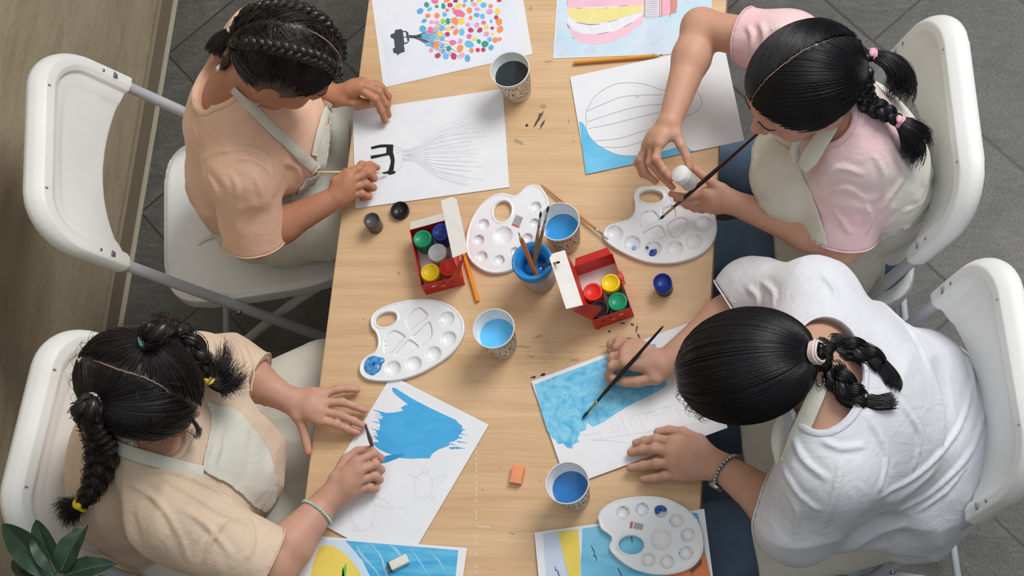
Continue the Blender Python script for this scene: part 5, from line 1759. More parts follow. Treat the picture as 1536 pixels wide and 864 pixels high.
def person(sp):
    hd = sp['head']; f = SDF()
    torso(f, sp, sp.get('bg', .005))
    hl = nrm(np.asarray(sp['hipdir']) * [1, 1, 0])
    for s_, knee, ank in ((1, sp['kneeL'], sp['ankL']), (-1, sp['kneeR'], sp['ankR'])):
        hip = np.asarray(sp['pelvis']) + hl * s_ * .075 + [0, 0, -.01]; knee = np.asarray(knee, float); ank = np.asarray(ank, float)
        f.cone(hip, knee, .072 * sp['lw'], .050 * sp['lw'], .03); f.cone(knee, knee * .7 + ank * .3 - sp['fwd'] * .01, .048 * sp['lw'], .050 * sp['lw'], .02)
        f.cone(knee * .7 + ank * .3 - sp['fwd'] * .01, ank, .050 * sp['lw'], .034, .02)
        f.cone(ank, ank + sp['fwd'] * .13 - [0, 0, .045], .033, .026, .02)
    for a in sp['arms']:
        S_, E, Wr = [np.asarray(a[k], float) for k in ('s', 'e', 'w')]; r = a.get('r', 1.0)
        f.cone(S_, E, .043 * r, .036 * r, .02); m = E * .68 + Wr * .32
        f.cone(E, m, .0365 * r, .036 * r, .015); f.cone(m, Wr, .036 * r, .0225 * r, .015)
        f.ell(E, np.full(3, .0375 * r), None, .01)
        hand(f, Wr, a['f'], a['fr'], a['t'], palm_r=a.get('pr', .0125))
    hd.build(f, np.asarray(sp['neck']) + (hd.c - np.asarray(sp['neck'])) * .10, sp.get('nr', .046))
    base = np.array([sp['pelvis'][0], sp['pelvis'][1], 0.0])

    def tint(P):
        c = np.ones((len(P), 3)); l = np.clip(hd.lips(P), 0, 1)[:, None]; c = c * (1 - l) + l * np.array([.98, .62, .62])
        for a in sp['arms']:
            for q in list(a['f']) + [a['t']]:
                d = np.linalg.norm(P - np.asarray(q[-1]), axis=1); w_ = np.clip(1 - d / .016, 0, 1)[:, None]; c = c * (1 - w_ * np.array([0, .12, .10]))
                for p in q[1:-1]:
                    d = np.linalg.norm(P - np.asarray(p), axis=1); w_ = np.clip(1 - d / .011, 0, 1)[:, None]; c = c * (1 - w_ * np.array([.05, .12, .13]))
        return c
    body = sdf_obj('person', f, HB, sp['skin'], None, tint, loc=base)
    tag(body, sp['label'], 'person')
    for a in sp['arms']:
        q = list(a['f']) + [a['t']]; lst = []
        for i, c in enumerate(q):
            if i in a.get('nails', ()):
                lst += nails([c], a['nd'][i] if isinstance(a.get('nd'), dict) and i in a['nd'] else V3(0, 0, 1), a['fr'])
        if lst: nail_mesh(body, lst, a['fr'] * .80, M_NAIL)
    hd.extras(body, sp['hairmat'], f)
    return body, f


def shirt(sp, g, mat, body, open_c, open_r, open_B=None, disp=None, hem=True, name='t_shirt', extra=None, h=None, col=None, collar_r=.0055, colour=None, kk=.035, creases=()):
    f = SDF(); torso(f, sp, g, kk)
    if extra: extra(f)
    for a in sp['arms']:
        S_, E = np.asarray(a['s'], float), np.asarray(a['se'], float); mid = a.get('sm')
        if mid is None: f.cone(S_, E + nrm(E - S_) * .03, a['sr'][0], a['sr'][1], .03)
        else: f.cone(S_, mid, a['sr'][0], a['sr'][0], .03); f.cone(mid, E + nrm(E - mid) * .03, a['sr'][0], a['sr'][1], .02)
    if disp is not None:
        ends = [np.asarray(a['se'], float) for a in sp['arms']]

        def damped(P):
            w_ = np.ones(len(P))
            for e in ends: w_ = np.minimum(w_, np.clip((np.linalg.norm(P - e, axis=1) - .055) / .06, .12, 1))
            return disp(P) * w_
        f.disp = damped
    if creases:
        f0 = f.copy()
        for q in creases:
            P, ok = hitv(f0, spline(q, 14)); P = P[ok]
            if len(P) > 4 and np.linalg.norm(np.diff(P, axis=0), axis=1).max() < .06: f.crease(P, .0052, .0098)
    nocut = f.copy()
    for a in sp['arms']:
        S_ = np.asarray(a['s'] if a.get('sm') is None else a['sm'], float); E = np.asarray(a['se'], float); d = nrm(E - S_); r = a['sr'][1]
        f.cone(E - d * .026, E + d * .06, r - .0120, r - .0115, .003, '-'); f.endcut(E, d, r * 1.5)
    oB = np.eye(3) if open_B is None else open_B
    f.ell(open_c, open_r, oB, .005, '-')
    if hem:
        pz = sp['pelvis'][2]
        f.half(V3(0, 0, pz - .055), V3(0, 0, -1), .01)
    o = sdf_obj(name, f, h or HC, mat, body, colour)
    # collar band where the opening meets the cloth
    cav = SDF(); cav.ell(open_c, open_r, oB, .001)
    th = np.linspace(0, 2 * PI, 73)[:-1]
    P = np.asarray(open_c) + (np.cos(th)[:, None] * oB[0] * open_r[0] + np.sin(th)[:, None] * oB[1] * open_r[1]) * 1.0 + oB[2] * .02
    for _ in range(10):
        P = nocut.project(P, 0.0, 2); g_ = cav.grad(P); g_ /= np.linalg.norm(g_, axis=1)[:, None] + 1e-9; P = P - np.clip(cav(P), -.03, .03)[:, None] * g_
    P = nocut.project(P, .0, 2)
    ok = np.abs(cav(P)) < .01; P = P[ok]
    if len(P) > 20:
        for _ in range(3): P = .5 * P + .25 * (np.roll(P, 1, 0) + np.roll(P, -1, 0))
        Nv = nocut.normal(P); g_ = cav.normal(P); out = g_ - Nv * (g_ * Nv).sum(1)[:, None]; out /= np.linalg.norm(out, axis=1)[:, None]
        Pc = np.vstack([P, P[:2]]) + np.vstack([out, out[:2]]) * collar_r * .8 + np.vstack([Nv, Nv[:2]]) * .0006
        m = MB(); m.tube(Pc, collar_r, col or mat, 10, False, flat_=.38, up=np.vstack([Nv, Nv[:2]])); m.build('collar', o)
    # hems of the sleeves
    for a in sp['arms']:
        S_ = np.asarray(a['s'] if a.get('sm') is None else a['sm'], float); E = np.asarray(a['se'], float); d = nrm(E - S_); r = a['sr'][1]
        q = nrm(np.cross(d, (.1, .2, 1))); v = np.cross(d, q)
        th = np.linspace(0, 2 * PI, 60)[:-1]; c = E
        P = c + r * (np.cos(th)[:, None] * q + np.sin(th)[:, None] * v); P = nocut.project(P, .0002, 5)
        m = MB(); P = np.vstack([P, P[:1]])
        m.tube(P, .0016, col or mat, 6, False); m.build('sleeve_hem', o)
    return o, f


def trousers(sp, body, mat, g=.010):
    f = SDF(); hl = nrm(np.asarray(sp['hipdir']) * [1, 1, 0])
    f.ell(sp['pelvis'], (.150 * sp['w'] + g, .125 * sp['t'] + g, .09 + g), np.array([hl, np.cross([0, 0, 1], hl), [0, 0, 1]]), .03)
    for s_, knee, ank in ((1, sp['kneeL'], sp['ankL']), (-1, sp['kneeR'], sp['ankR'])):
        hip = np.asarray(sp['pelvis']) + hl * s_ * .075 + [0, 0, -.01]; knee = np.asarray(knee, float); ank = np.asarray(ank, float)
        f.cone(hip, knee, .074 * sp['lw'] + g, .052 * sp['lw'] + g, .03); f.cone(knee, ank + [0, 0, .04], .050 * sp['lw'] + g, .042 + g, .02)
    f.disp = folds(.003, 16, sp['seed'] + 3)
    o = sdf_obj('trousers', f, .0055, mat, body)
    for k, ank in (('L', sp['ankL']), ('R', sp['ankR'])):
        ank = np.asarray(ank, float); s = SDF(); fw = sp['fwd']
        s.cone(ank + [0, 0, -.01], ank + fw * .01 - [0, 0, .03], .040, .044, .02); s.cone(ank - [0, 0, .035], ank + fw * .145 - [0, 0, .042], .038, .034, .02)
        s.half([0, 0, .004], [0, 0, -1], .004)
        sdf_obj('shoe', s, .004, M_SHOE, body)
    return o, f


def lap(sp, body, mat, spec, name='apron_skirt', disp=None, cuts=(), extra=None, h=.0045):
    """apron skirt spread over the thighs and hanging at their sides"""
    f = SDF()
    for a, b_, r1, r2, drop in spec: f.drape(a, b_, r1, r2, drop, .05)
    if extra: extra(f)
    for p, n in cuts: f.half(p, n, .004)
    f.disp = disp
    return sdf_obj(name, f, h, mat, body), f


M_SHOE = flat(60, 60, 66, .6)
HAIR1 = mat_hair('black_hair', (26, 21, 21)); HAIR2 = mat_hair('dark_brown_black_hair', (30, 23, 22)); HAIR3 = mat_hair('jet_black_hair', (18, 17, 20), .33)
SK_A = mat_skin('tan_skin', (192, 136, 106), (182, 126, 96)); SK_B = mat_skin('light_brown_skin', (204, 156, 134), (194, 146, 124))
SK_C = mat_skin('warm_skin', (208, 160, 136), (198, 150, 126)); SK_D = mat_skin('fair_tan_skin', (202, 158, 136), (192, 148, 126))
DENIM = mat_cloth('blue_denim', lin(96, 116, 138), lin(80, 100, 122), .85, 500, .3)
DARKT = mat_cloth('dark_trousers', lin(60, 62, 70), None, .85, 500, .3)
SCALP = flat(158, 128, 112, .6)


def parting(hd, pts, mat, hair, w_=.0016, lift=.0016):
    D = spline(np.array(pts, float), 40); P = hd.hp(D, lift)
    m = MB(); rnd = np.random.RandomState(2)
    P = P + rnd.normal(size=P.shape) * .0004
    m.tube(P, np.interp(np.linspace(0, 1, 40), [0, .12, .85, 1], [.0004, w_, w_, .0006]), mat, 6, flat_=.5, up=P - hd.hc); m.build('hair_parting', hair)


# ---- A: peach t-shirt, upper left
FA = nrm(V3(.989, .147, 0)); hdA = Head(at(425, 90, 1.045), cam2w(.70, -.42, -.58), cam2w(.70, .226, .68), .97)
oa = (480, 100); sa = 3.76
spA = dict(label='person in peach t-shirt and cream apron painting the black car, two braids', skin=SK_A, hairmat=HAIR2, head=hdA, fwd=FA, seed=1,
           pelvis=V3(-.590, .285, .55), waist=V3(-.582, .285, .68), chest=V3(-.550, .295, .82), neck=V3(-.505, .305, .935), sR=at(362, 262, .885), sL=at(385, 62, .885),
           hipdir=V3(-.147, .989, 0), w=.84, t=.84, lw=.88, nr=.042, kneeL=V3(-.26, .40, .54), kneeR=V3(-.26, .24, .54), ankL=V3(-.24, .42, .075), ankR=V3(-.26, .25, .075))
aA = dict(s=spA['sR'], e=at(383, 358, .760), w=px(oa, sa, [(100, 735, .772)])[0], r=.93, fr=.0071, pr=.0118,
          f=[px(oa, sa, q) for q in ([(165, 620, .79), (235, 552, .785), (285, 553, .77), (325, 570, .755)], [(165, 650, .785), (270, 600, .778), (305, 628, .762), (272, 645, .75)],
                                     [(160, 690, .778), (262, 660, .770), (300, 682, .755), (262, 697, .747)], [(160, 728, .768), (236, 716, .762), (272, 732, .750), (240, 745, .745)])],
          t=px(oa, sa, [(90, 650, .785), (150, 598, .79), (220, 578, .785), (300, 588, .768)]), nails=(0,))
d_ = nrm(aA['e'] - aA['s']); aA['se'] = aA['s'] + d_ * .145; aA['sr'] = (.058, .062)
bA = dict(s=spA['sL'], e=at(452, 108, .775), w=px(oa, sa, [(70, 172, .777)])[0], r=.90, fr=.0071, pr=.0118,
          f=[px(oa, sa, q) for q in ([(215, 125, .80), (310, 182, .79), (345, 250, .765), (366, 308, .744)], [(235, 105, .80), (332, 142, .79), (372, 212, .768), (388, 275, .745)],
                                     [(255, 95, .79), (345, 115, .78), (385, 165, .76), (384, 222, .747)], [(240, 88, .78), (320, 98, .768), (362, 132, .752), (362, 180, .745)])],
          t=px(oa, sa, [(130, 190, .785), (180, 202, .78), (225, 197, .775), (266, 200, .768)]), nails=(0, 1))
d_ = nrm(bA['e'] - bA['s']); bA['se'] = bA['s'] + d_ * .11; bA['sr'] = (.055, .056)
spA['arms'] = [aA, bA]
bodyA, fA = person(spA)
PEACH = mat_cloth('peach_cotton', lin(242, 200, 172), lin(234, 190, 162), .88, 800, .45)
shA, fsA = shirt(spA, .014, PEACH, bodyA, at(330, 118, .965), (.070, .070, .060), disp=folds(.0075, 14, 1, None, (1, .5, .8)), kk=.04, extra=lambda f: (f.ell(at(425, 205, .80), (.085, .115, .11), None, .05), f.ell(V3(-.60, .285, .62), (.10, .12, .09), None, .05)),
                  creases=[[(300, 240), (326, 228), (372, 222), (404, 238), (412, 262)], [(352, 236), (384, 240), (408, 262), (412, 292)], [(345, 256), (356, 282), (352, 312)], [(382, 262), (392, 290), (388, 316)], [(296, 130), (290, 180), (300, 222)], [(310, 262), (322, 282), (326, 300)],
                           [(420, 240), (446, 252), (452, 276)], [(416, 262), (436, 276), (440, 300)], [(286, 205), (292, 245), (306, 275)]])
trousers(spA, bodyA, M_APR)

# ---- B: beige shirt, lower left
FB = nrm(V3(.998, -.06, 0)); hdB = Head(at(212, 580, 1.055), cam2w(.80, -.42, -.42), cam2w(.475, .024, .88), 1.05)
o1 = (440, 560); s1 = 6.17; o2 = (450, 550); s2 = 3.087
spB = dict(bg=.010, label='person in beige rolled sleeve shirt and apron, pigtails, painting the blue patch', skin=SK_B, hairmat=HAIR1, head=hdB, fwd=FB, seed=2,
           pelvis=V3(-.690, -.37, .55), waist=V3(-.675, -.375, .69), chest=V3(-.635, -.385, .83), neck=V3(-.585, -.375, .945), sR=at(255, 775, .90), sL=at(300, 560, .90),
           hipdir=V3(.06, .998, 0), w=1.05, t=1.05, lw=1.0, nr=.046, kneeL=V3(-.405, -.135, .555), kneeR=V3(-.36, -.42, .54), ankL=V3(-.30, -.12, .075), ankR=V3(-.28, -.42, .075))
aB = dict(s=spB['sR'], e=at(408, 850, .80), w=px(o2, s2, [(115, 632, .774)])[0], r=1.12, fr=.0079, pr=.0135,
          f=[px(o2, s2, q) for q in ([(262, 438, .797), (342, 402, .787), (370, 424, .768), (338, 434, .752)], [(268, 484, .792), (350, 452, .783), (374, 478, .762), (335, 488, .750)],
                                     [(262, 530, .782), (345, 505, .773), (367, 522, .754), (332, 530, .745)], [(245, 575, .770), (322, 556, .764), (347, 562, .750), (312, 570, .744)])],
          t=px(o2, s2, [(165, 515, .790), (210, 430, .790), (268, 392, .785), (330, 384, .780)]), nails=(4,))
aB['sm'] = None; d_ = nrm(aB['e'] - aB['s']); aB['se'] = aB['s'] + d_ * .185; aB['sr'] = (.070, .070)
bB = dict(s=spB['sL'], e=at(352, 556, .80), w=at(428, 597, .772), r=1.08, fr=.0076, pr=.0132,
          f=[px(o1, s1, q) for q in ([(240, 430, .768), (400, 470, .765), (500, 515, .752), (590, 549, .743)], [(255, 350, .772), (430, 385, .767), (560, 440, .755), (655, 487, .745)],
                                     [(270, 270, .770), (450, 267, .765), (570, 305, .752), (662, 345, .744)], [(280, 190, .762), (400, 150, .757), (500, 140, .750), (590, 152, .743)])],
          t=px(o1, s1, [(40, 400, .768), (85, 500, .757), (115, 620, .747), (138, 728, .742)]), nails=(0, 1, 2, 3))
d_ = nrm(bB['e'] - bB['s']); bB['se'] = at(384, 574, .79) - nrm(bB['w'] - bB['e']) * .0; bB['sm'] = bB['e'] - V3(.012, 0, 0); bB['sr'] = (.060, .056)
spB['arms'] = [aB, bB]
bodyB, fB = person(spB)
BEIGE = mat_cloth('beige_cotton_shirt', lin(226, 202, 178), lin(214, 190, 164), .88, 800, .5)
shB, fsB = shirt(spB, .020, BEIGE, bodyB, at(238, 648, .985), (.052, .052, .050), disp=folds(.0095, 12, 2, None, (1, .6, .6)), kk=.045, extra=lambda f: f.ell(at(345, 690, .78), (.095, .135, .12), None, .05),
                  creases=[[(216, 706), (260, 708), (306, 724), (352, 752)], [(190, 722), (236, 752), (268, 800), (284, 846)], [(238, 712), (290, 742), (340, 772), (396, 790)], [(128, 762), (160, 800), (200, 838), (232, 862)], [(340, 778), (318, 806), (306, 846)], [(270, 760), (312, 790), (352, 838)],
                           [(150, 740), (190, 770), (226, 820), (240, 858)], [(372, 776), (380, 806), (372, 840)], [(322, 506), (338, 532), (342, 566)], [(346, 504), (362, 534), (364, 580)], [(366, 518), (376, 548), (374, 590)], [(330, 640), (326, 676), (318, 700)]])
trousers(spB, bodyB, M_APR)

# ---- C: pink sleeves, upper right
FC = nrm(V3(-.994, -.109, 0)); hdC = Head(at(1206, 127, 1.06), cam2w(-.76, -.58, -.28), cam2w(-.40, .17, .90), 1.02)
oc = (940, 180); sc_ = 5.4
spC = dict(label='person with pink sleeves and two braids holding a brush in the mouth', skin=SK_C, hairmat=HAIR3, head=hdC, fwd=FC, seed=3,
           pelvis=V3(.615, .235, .55), waist=V3(.640, .240, .69), chest=V3(.630, .225, .82), neck=at(1266, 168, .95), sR=at(1283, 235, .905), sL=at(1180, 68, .905),
           hipdir=V3(-.109, .994, 0), w=.98, t=1.0, lw=.98, nr=.044, kneeL=V3(.31, .32, .54), kneeR=V3(.33, .15, .54), ankL=V3(.26, .33, .075), ankR=V3(.27, .15, .075))
aC = dict(s=spC['sR'], e=at(1262, 365, .775), w=px(oc, sc_, [(850, 665, .790)])[0], r=.96, fr=.0074, pr=.0125,
          f=[px(oc, sc_, q) for q in ([(640, 590, .802), (520, 620, .800), (430, 622, .805), (362, 598, .812)], [(650, 640, .792), (530, 672, .788), (440, 660, .790), (400, 640, .795)],
                                      [(660, 685, .782), (570, 705, .777), (490, 690, .775), (450, 668, .778)], [(690, 705, .772), (610, 722, .766), (550, 715, .764), (505, 700, .766)])],
          t=px(oc, sc_, [(770, 560, .805), (685, 500, .815), (612, 445, .822), (556, 402, .830)]), nails=())
d_ = nrm(aC['e'] - aC['s']); aC['se'] = aC['s'] + d_ * .155; aC['sr'] = (.060, .060)
bC = dict(s=spC['sL'], e=at(1052, 42, .865), w=px(oc, sc_, [(352, 15, .872)])[0], r=.93, fr=.0074, pr=.0120,
          f=[px(oc, sc_, q) for q in ([(265, 190, .878), (238, 310, .870), (300, 405, .856), (357, 476, .846)], [(210, 190, .868), (188, 345, .852), (285, 458, .838), (370, 545, .830)],
                                      [(180, 200, .857), (112, 322, .842), (155, 435, .828), (235, 500, .822)], [(165, 212, .847), (90, 345, .832), (130, 435, .818), (200, 470, .812)])],
          t=px(oc, sc_, [(395, 120, .872), (440, 205, .868), (488, 300, .857), (508, 385, .848)]), nails=(4, 2), nd={4: V3(.2, -.1, 1), 2: V3(-.4, 0, 1)})
d_ = nrm(bC['e'] - bC['s']); bC['se'] = bC['s'] + d_ * .082; bC['sr'] = (.054, .055)
spC['arms'] = [aC, bC]
bodyC, fC = person(spC)
PINK = mat_cloth('pink_and_white_cotton', (1, 1, 1, 1), None, .88, 800, .45)


def pink_tint(P):
    pk = np.array(lin(240, 200, 206)[:3]); wt = np.array(lin(226, 224, 214)[:3])
    w_ = np.zeros(len(P))
    for a in (aC, bC):
        S_, E = np.asarray(a['s']), np.asarray(a['se']); d = E - S_; h = np.clip(((P - S_) @ d) / (d @ d), -.3, 1.4)
        r = np.linalg.norm(P - S_ - h[:, None] * d, axis=1); w_ = np.maximum(w_, np.clip(1.9 - r / .055, 0, 1))
    w_ = (w_ * w_ * (3 - 2 * w_))[:, None]
    return wt * (1 - w_) + pk * w_


def tinted(name, rough, weave, wr):
    m = N(name, rough, .25); at_ = m.n('ShaderNodeAttribute'); at_.attribute_name = 'tint'; co = m.coord()
    g = m.noise(co, weave, 2); m.col(m.mix(.08, at_.outputs['Color'], m.ramp(g, [(.3, (.3, .3, .3, 1)), (.7, (1, 1, 1, 1))]), 'MULTIPLY'))
    m.bump(m.mix(.12, m.noise(co, 26, 5, .55, 1.6), g), wr, .006); return m.m


M_PINKT = tinted('pink_sleeved_cotton', .88, 800, .4)
PINKC = mat_cloth('pink_cotton', lin(238, 200, 206), None, .88, 800, .3)
shC, fsC = shirt(spC, .014, M_PINKT, bodyC, at(1244, 168, .98), (.054, .056, .052), disp=folds(.0075, 14, 5, None, (.6, 1, .8)), kk=.04, extra=lambda f: f.ell(at(1195, 255, .80), (.080, .105, .10), None, .06),
                  creases=[[(1236, 262), (1262, 252), (1296, 262)], [(1246, 290), (1270, 282), (1300, 300)], [(1312, 232), (1326, 262), (1322, 296)], [(1246, 310), (1262, 330), (1276, 352)], [(1300, 306), (1306, 330), (1300, 350)], [(1330, 340), (1352, 320), (1384, 306)], [(1320, 362), (1356, 344), (1388, 326)],
                           [(1330, 200), (1352, 240), (1374, 270)], [(1120, 36), (1128, 58), (1122, 84)], [(1138, 32), (1146, 52), (1142, 76)], [(1322, 316), (1340, 290), (1360, 262)]], colour=pink_tint, col=PINKC)
trousers(spC, bodyC, DENIM)

# ---- D: white t-shirt, lower right
FD = nrm(V3(-.989, -.148, 0)); hdD = Head(at(1116, 548, 1.035), cam2w(-.85, -.20, -.48), cam2w(-.47, -.10, .87), 1.08)
od = (890, 480); sd_ = 3.087
spD = dict(bg=.013, label='person in white t-shirt with low ponytail and wrist watch painting blue sky', skin=SK_D, hairmat=HAIR3, head=hdD, fwd=FD, seed=4,
           pelvis=V3(.700, -.245, .56), waist=V3(.705, -.245, .70), chest=V3(.640, -.250, .835), neck=at(1225, 548, .955), sR=at(1245, 712, .895), sL=at(1225, 452, .895),
           hipdir=V3(-.148, .989, 0), w=1.22, t=1.12, lw=1.12, nr=.050, kneeL=V3(.37, -.17, .55), kneeR=V3(.38, -.42, .55), ankL=V3(.30, -.18, .075), ankR=V3(.30, -.43, .075))
aD = dict(s=spD['sR'], e=at(1195, 782, .795), w=at(1086, 703, .772), r=1.15, fr=.0088, pr=.0145,
          f=[px(od, sd_, q) for q in ([(372, 562, .768), (292, 552, .763), (240, 560, .752), (197, 570, .745)], [(355, 610, .769), (282, 597, .765), (226, 603, .753), (173, 614, .745)],
                                      [(365, 664, .766), (292, 665, .762), (230, 675, .751), (171, 685, .745)], [(392, 715, .758), (332, 722, .755), (280, 732, .749), (232, 738, .744)])],
          t=px(od, sd_, [(490, 560, .768), (415, 522, .762), (352, 513, .753), (300, 520, .747)]), nails=(0, 1, 2, 3))
d_ = nrm(aD['e'] - aD['s']); aD['sm'] = aD['e'] - V3(.0, 0, -.006); aD['se'] = aD['e'] + nrm(aD['w'] - aD['e']) * .022; aD['sr'] = (.074, .062)
bD = dict(s=spD['sL'], e=at(1128, 450, .795), w=px(od, sd_, [(330, 205, .777)])[0], r=1.08, fr=.0085, pr=.0140,
          f=[px(od, sd_, q) for q in ([(150, 195, .790), (88, 215, .778), (74, 256, .762), (80, 290, .750)], [(150, 155, .788), (92, 172, .774), (80, 215, .759), (92, 252, .750)],
                                      [(165, 128, .782), (110, 128, .766), (102, 160, .752), (118, 188, .746)], [(188, 115, .774), (120, 100, .759), (84, 112, .750), (80, 142, .745)])],
          t=px(od, sd_, [(290, 268, .778), (205, 285, .770), (145, 285, .767), (94, 273, .767)]), nails=(4,))
d_ = nrm(bD['e'] - bD['s']); bD['sm'] = bD['e'] + V3(0, 0, .004); bD['se'] = bD['e'] + nrm(bD['w'] - bD['e']) * .025; bD['sr'] = (.066, .055)
spD['arms'] = [aD, bD]
bodyD, fD = person(spD)
WHITE = mat_cloth('white_cotton', lin(224, 225, 231), lin(218, 220, 227), .85, 800, .5)
def fill_D(f):
    f.cone(aD['e'] + V3(.01, .01, -.01), V3(.66, -.36, .68), .060, .085, .05); f.cone(bD['e'] + V3(.03, -.02, -.02), V3(.66, -.13, .70), .05, .08, .05)
    f.ell(V3(.735, -.245, .645), (.125, .185, .10), None, .05)


shD, fsD = shirt(spD, .022, WHITE, bodyD, at(1236, 562, .985), (.066, .098, .060), disp=folds(.0105, 9, 9, None, (1, .45, .7)), kk=.05, extra=fill_D,
                  creases=[[(1480, 610), (1456, 680), (1400, 738), (1340, 770)], [(1462, 560), (1440, 640), (1386, 706), (1316, 748)], [(1186, 652), (1206, 690), (1244, 722)], [(1172, 700), (1196, 740), (1232, 770)], [(1180, 740), (1196, 772), (1190, 806)], [(1262, 690), (1252, 742), (1234, 796)],
                           [(1232, 410), (1250, 430), (1256, 452)], [(1120, 430), (1136, 446), (1134, 470)], [(1142, 422), (1160, 440), (1158, 460)], [(1320, 450), (1370, 500), (1400, 560)], [(1300, 620), (1330, 680), (1320, 740)], [(1410, 470), (1450, 530), (1466, 600)],
                           [(1230, 660), (1262, 672), (1300, 668)], [(1350, 600), (1380, 650), (1372, 706)], [(1450, 700), (1420, 736), (1376, 768)]])
trousers(spD, bodyD, DENIM)

# ------------------------------------------------------------------ hair
def sides(c):
    return lambda d: c * d[:, 0]


# A: two braids worked along the head from the forehead to the nape
capA, _f = hair_cap(hdA, HAIR2, bodyA, front=.066, side=-.002, low=-.070)
for s_ in (1, -1):
    lineA = np.array([(.24, .78, .46), (.34, .58, .75), (.47, .2, .95), (.55, -.25, .85), (.52, -.62, .55), (.42, -.88, .12), (.33, -.90, -.30)]) * [s_, 1, 1]
    gl = lineA / np.linalg.norm(lineA, axis=1)[:, None]
    H = []
    for gi in range(1, 7):
        g = gl[gi]
        R0 = rnd_dirs(330, lambda d: (d[:, 0] * s_ > .012) & ((d @ g) > .60) & ((d @ g) < .97) & (d[:, 2] > -.62) & (d[:, 1] - .08 - .74 * (d[:, 2] + .53) < -.02), 10 + gi)
        H.append(slerp_paths(hdA, R0, g, 12, .0, .004, .002, gi, None))
    strands(np.concatenate(H), .00068, .00055, HAIR2, 'strands', capA)
    cl = hdA.hp(spline(lineA, 40), .003)
    endp = at(333, 104, .985) if s_ == 1 else at(349, 46, .985)
    cl = np.vstack([cl, [cl[-1] * .4 + endp * .6 - V3(0, 0, .002), endp]])
    up = nrm(hdA.U + s_ * .8 * hdA.R)
    br = braid(cl, [.008, .0120, .0140, .0148, .0148, .0138, .012, .0090], HAIR2, 'braid', bodyA, up, None, 12)
    d = nrm(endp - cl[-3])
    tie(endp, d, .0085, M_BEAD, capA, 2)
    m = MB(); m.sphere(endp + V3(-.004, -.002, .007), .0052, M_BEAD, 12); m.build('bead', capA)
    if s_ == 1: tuft(endp, [at(331, 120, .965), at(339, 136, .955), at(347, 150, .950)], .0085, .018, HAIR2, bodyA, 260, 3)
    else: tuft(endp, [at(332, 58, .975), at(325, 72, .968), at(320, 84, .962)], .0085, .022, HAIR2, bodyA, 260, 4)
parting(hdA, [(0, .76, .44), (0, .66, .70), (0, .45, .9), (.0, .1, 1), (0, -.25, .95)], SCALP, capA, .0013, .0012)
m = MB(); m.sphere(hdA.p(.084, -.004, -.040), .0028, M_STEEL, 10); m.sphere(hdA.p(.083, -.002, -.047), .0026, M_STEEL, 10); m.build('earring', bodyA)

# B: centre parting, two high pigtails plaited down
capB, fcB = hair_cap(hdB, HAIR1, bodyB, front=.078, side=.030, low=-.080, temple=-.045)
t1 = fcB.hit(200, 490); t2 = fcB.hit(148, 600)
t1 = hdB.hp((-.62, -.35, .72), .004) if t1 is None else t1; t2 = hdB.hp((.62, -.45, .65), .004) if t2 is None else t2


def hdir(hd, p):
    q = ((p - hd.hc) @ hd.B.T) / hd.hr; return q / np.linalg.norm(q)


for s_, t in ((-1, t1), (1, t2)):
    g = hdir(hdB, t)
    R0 = rnd_dirs(3200, lambda d: (d[:, 0] * s_ > .01) & (d[:, 2] > -.72) & (d[:, 1] - .39 - .44 * (d[:, 2] + .68) < -.02), 20 + s_)
    strands(slerp_paths(hdB, R0, g, 16, .0, .006, .0035, 5), .00068, .00055, HAIR1, 'strands', capB)
out1 = nrm(t1 - hdB.hc); out2 = nrm(t2 - hdB.hc)
MINT = flat(150, 214, 208, .55); LILAC = flat(196, 196, 208, .55); YTIE = flat(236, 206, 40, .45)
tie(t1 + out1 * .010, out1, .0135, MINT, capB, 4, .0042); tie(t2 + out2 * .010, out2, .0135, LILAC, capB, 3, .0042)
e1 = at(311, 570, 1.000); e2 = at(121, 757, .955)
c1 = [t1 + out1 * .004, t1 + out1 * .030 + V3(.012, .004, 0), at(250, 500, 1.075), at(284, 524, 1.045), at(302, 548, 1.020), e1]
c2 = [t2 + out2 * .004, t2 + out2 * .026 + V3(0, -.012, -.002), at(150, 660, 1.055), at(150, 695, 1.015), at(140, 730, .98), e2]
braid(c1, [.016, .026, .030, .028, .022, .012], HAIR1, 'braid', bodyB, (.1, -.2, 1), None, 16, .12)
braid(c2, [.016, .026, .029, .027, .022, .011], HAIR1, 'braid', bodyB, (-.1, -.2, 1), None, 16, .12)
for e, p_, c in ((e1, at(330, 575, .99), c1), (e2, at(108, 764, .94), c2)):
    d = nrm(e - c[-2]); tie(e, d, .011, YTIE, capB, 2, .005)
    m = MB(); m.sphere(e + V3(.002, -.006, .012), .006, YTIE, 12); m.sphere(e + V3(.009, 0, .010), .0035, M_BEAD, 10); m.build('bead', capB)
tuft(e1, [at(328, 572, .985), at(340, 562, .980), at(352, 548, .975)], .009, .030, HAIR1, bodyB, 300, 5, curl=.014)
tuft(e1, [at(326, 566, .99), at(336, 545, .985), at(339, 512, .975)], .006, .012, HAIR1, bodyB, 120, 6, curl=.010)
tuft(e1, [at(330, 576, .985), at(344, 580, .978), at(352, 590, .972)], .006, .018, HAIR1, bodyB, 120, 7, curl=.010)
tuft(e2, [at(112, 762, .945), at(103, 768, .935), at(98, 776, .925)], .009, .026, HAIR1, bodyB, 300, 8, curl=.014)
parting(hdB, [(0, -.95, .40), (0.02, -.6, .8), (-.02, -.25, 1), (.0, .02, 1), (.05, .18, 1)], SCALP, capB, .0012, .0018)
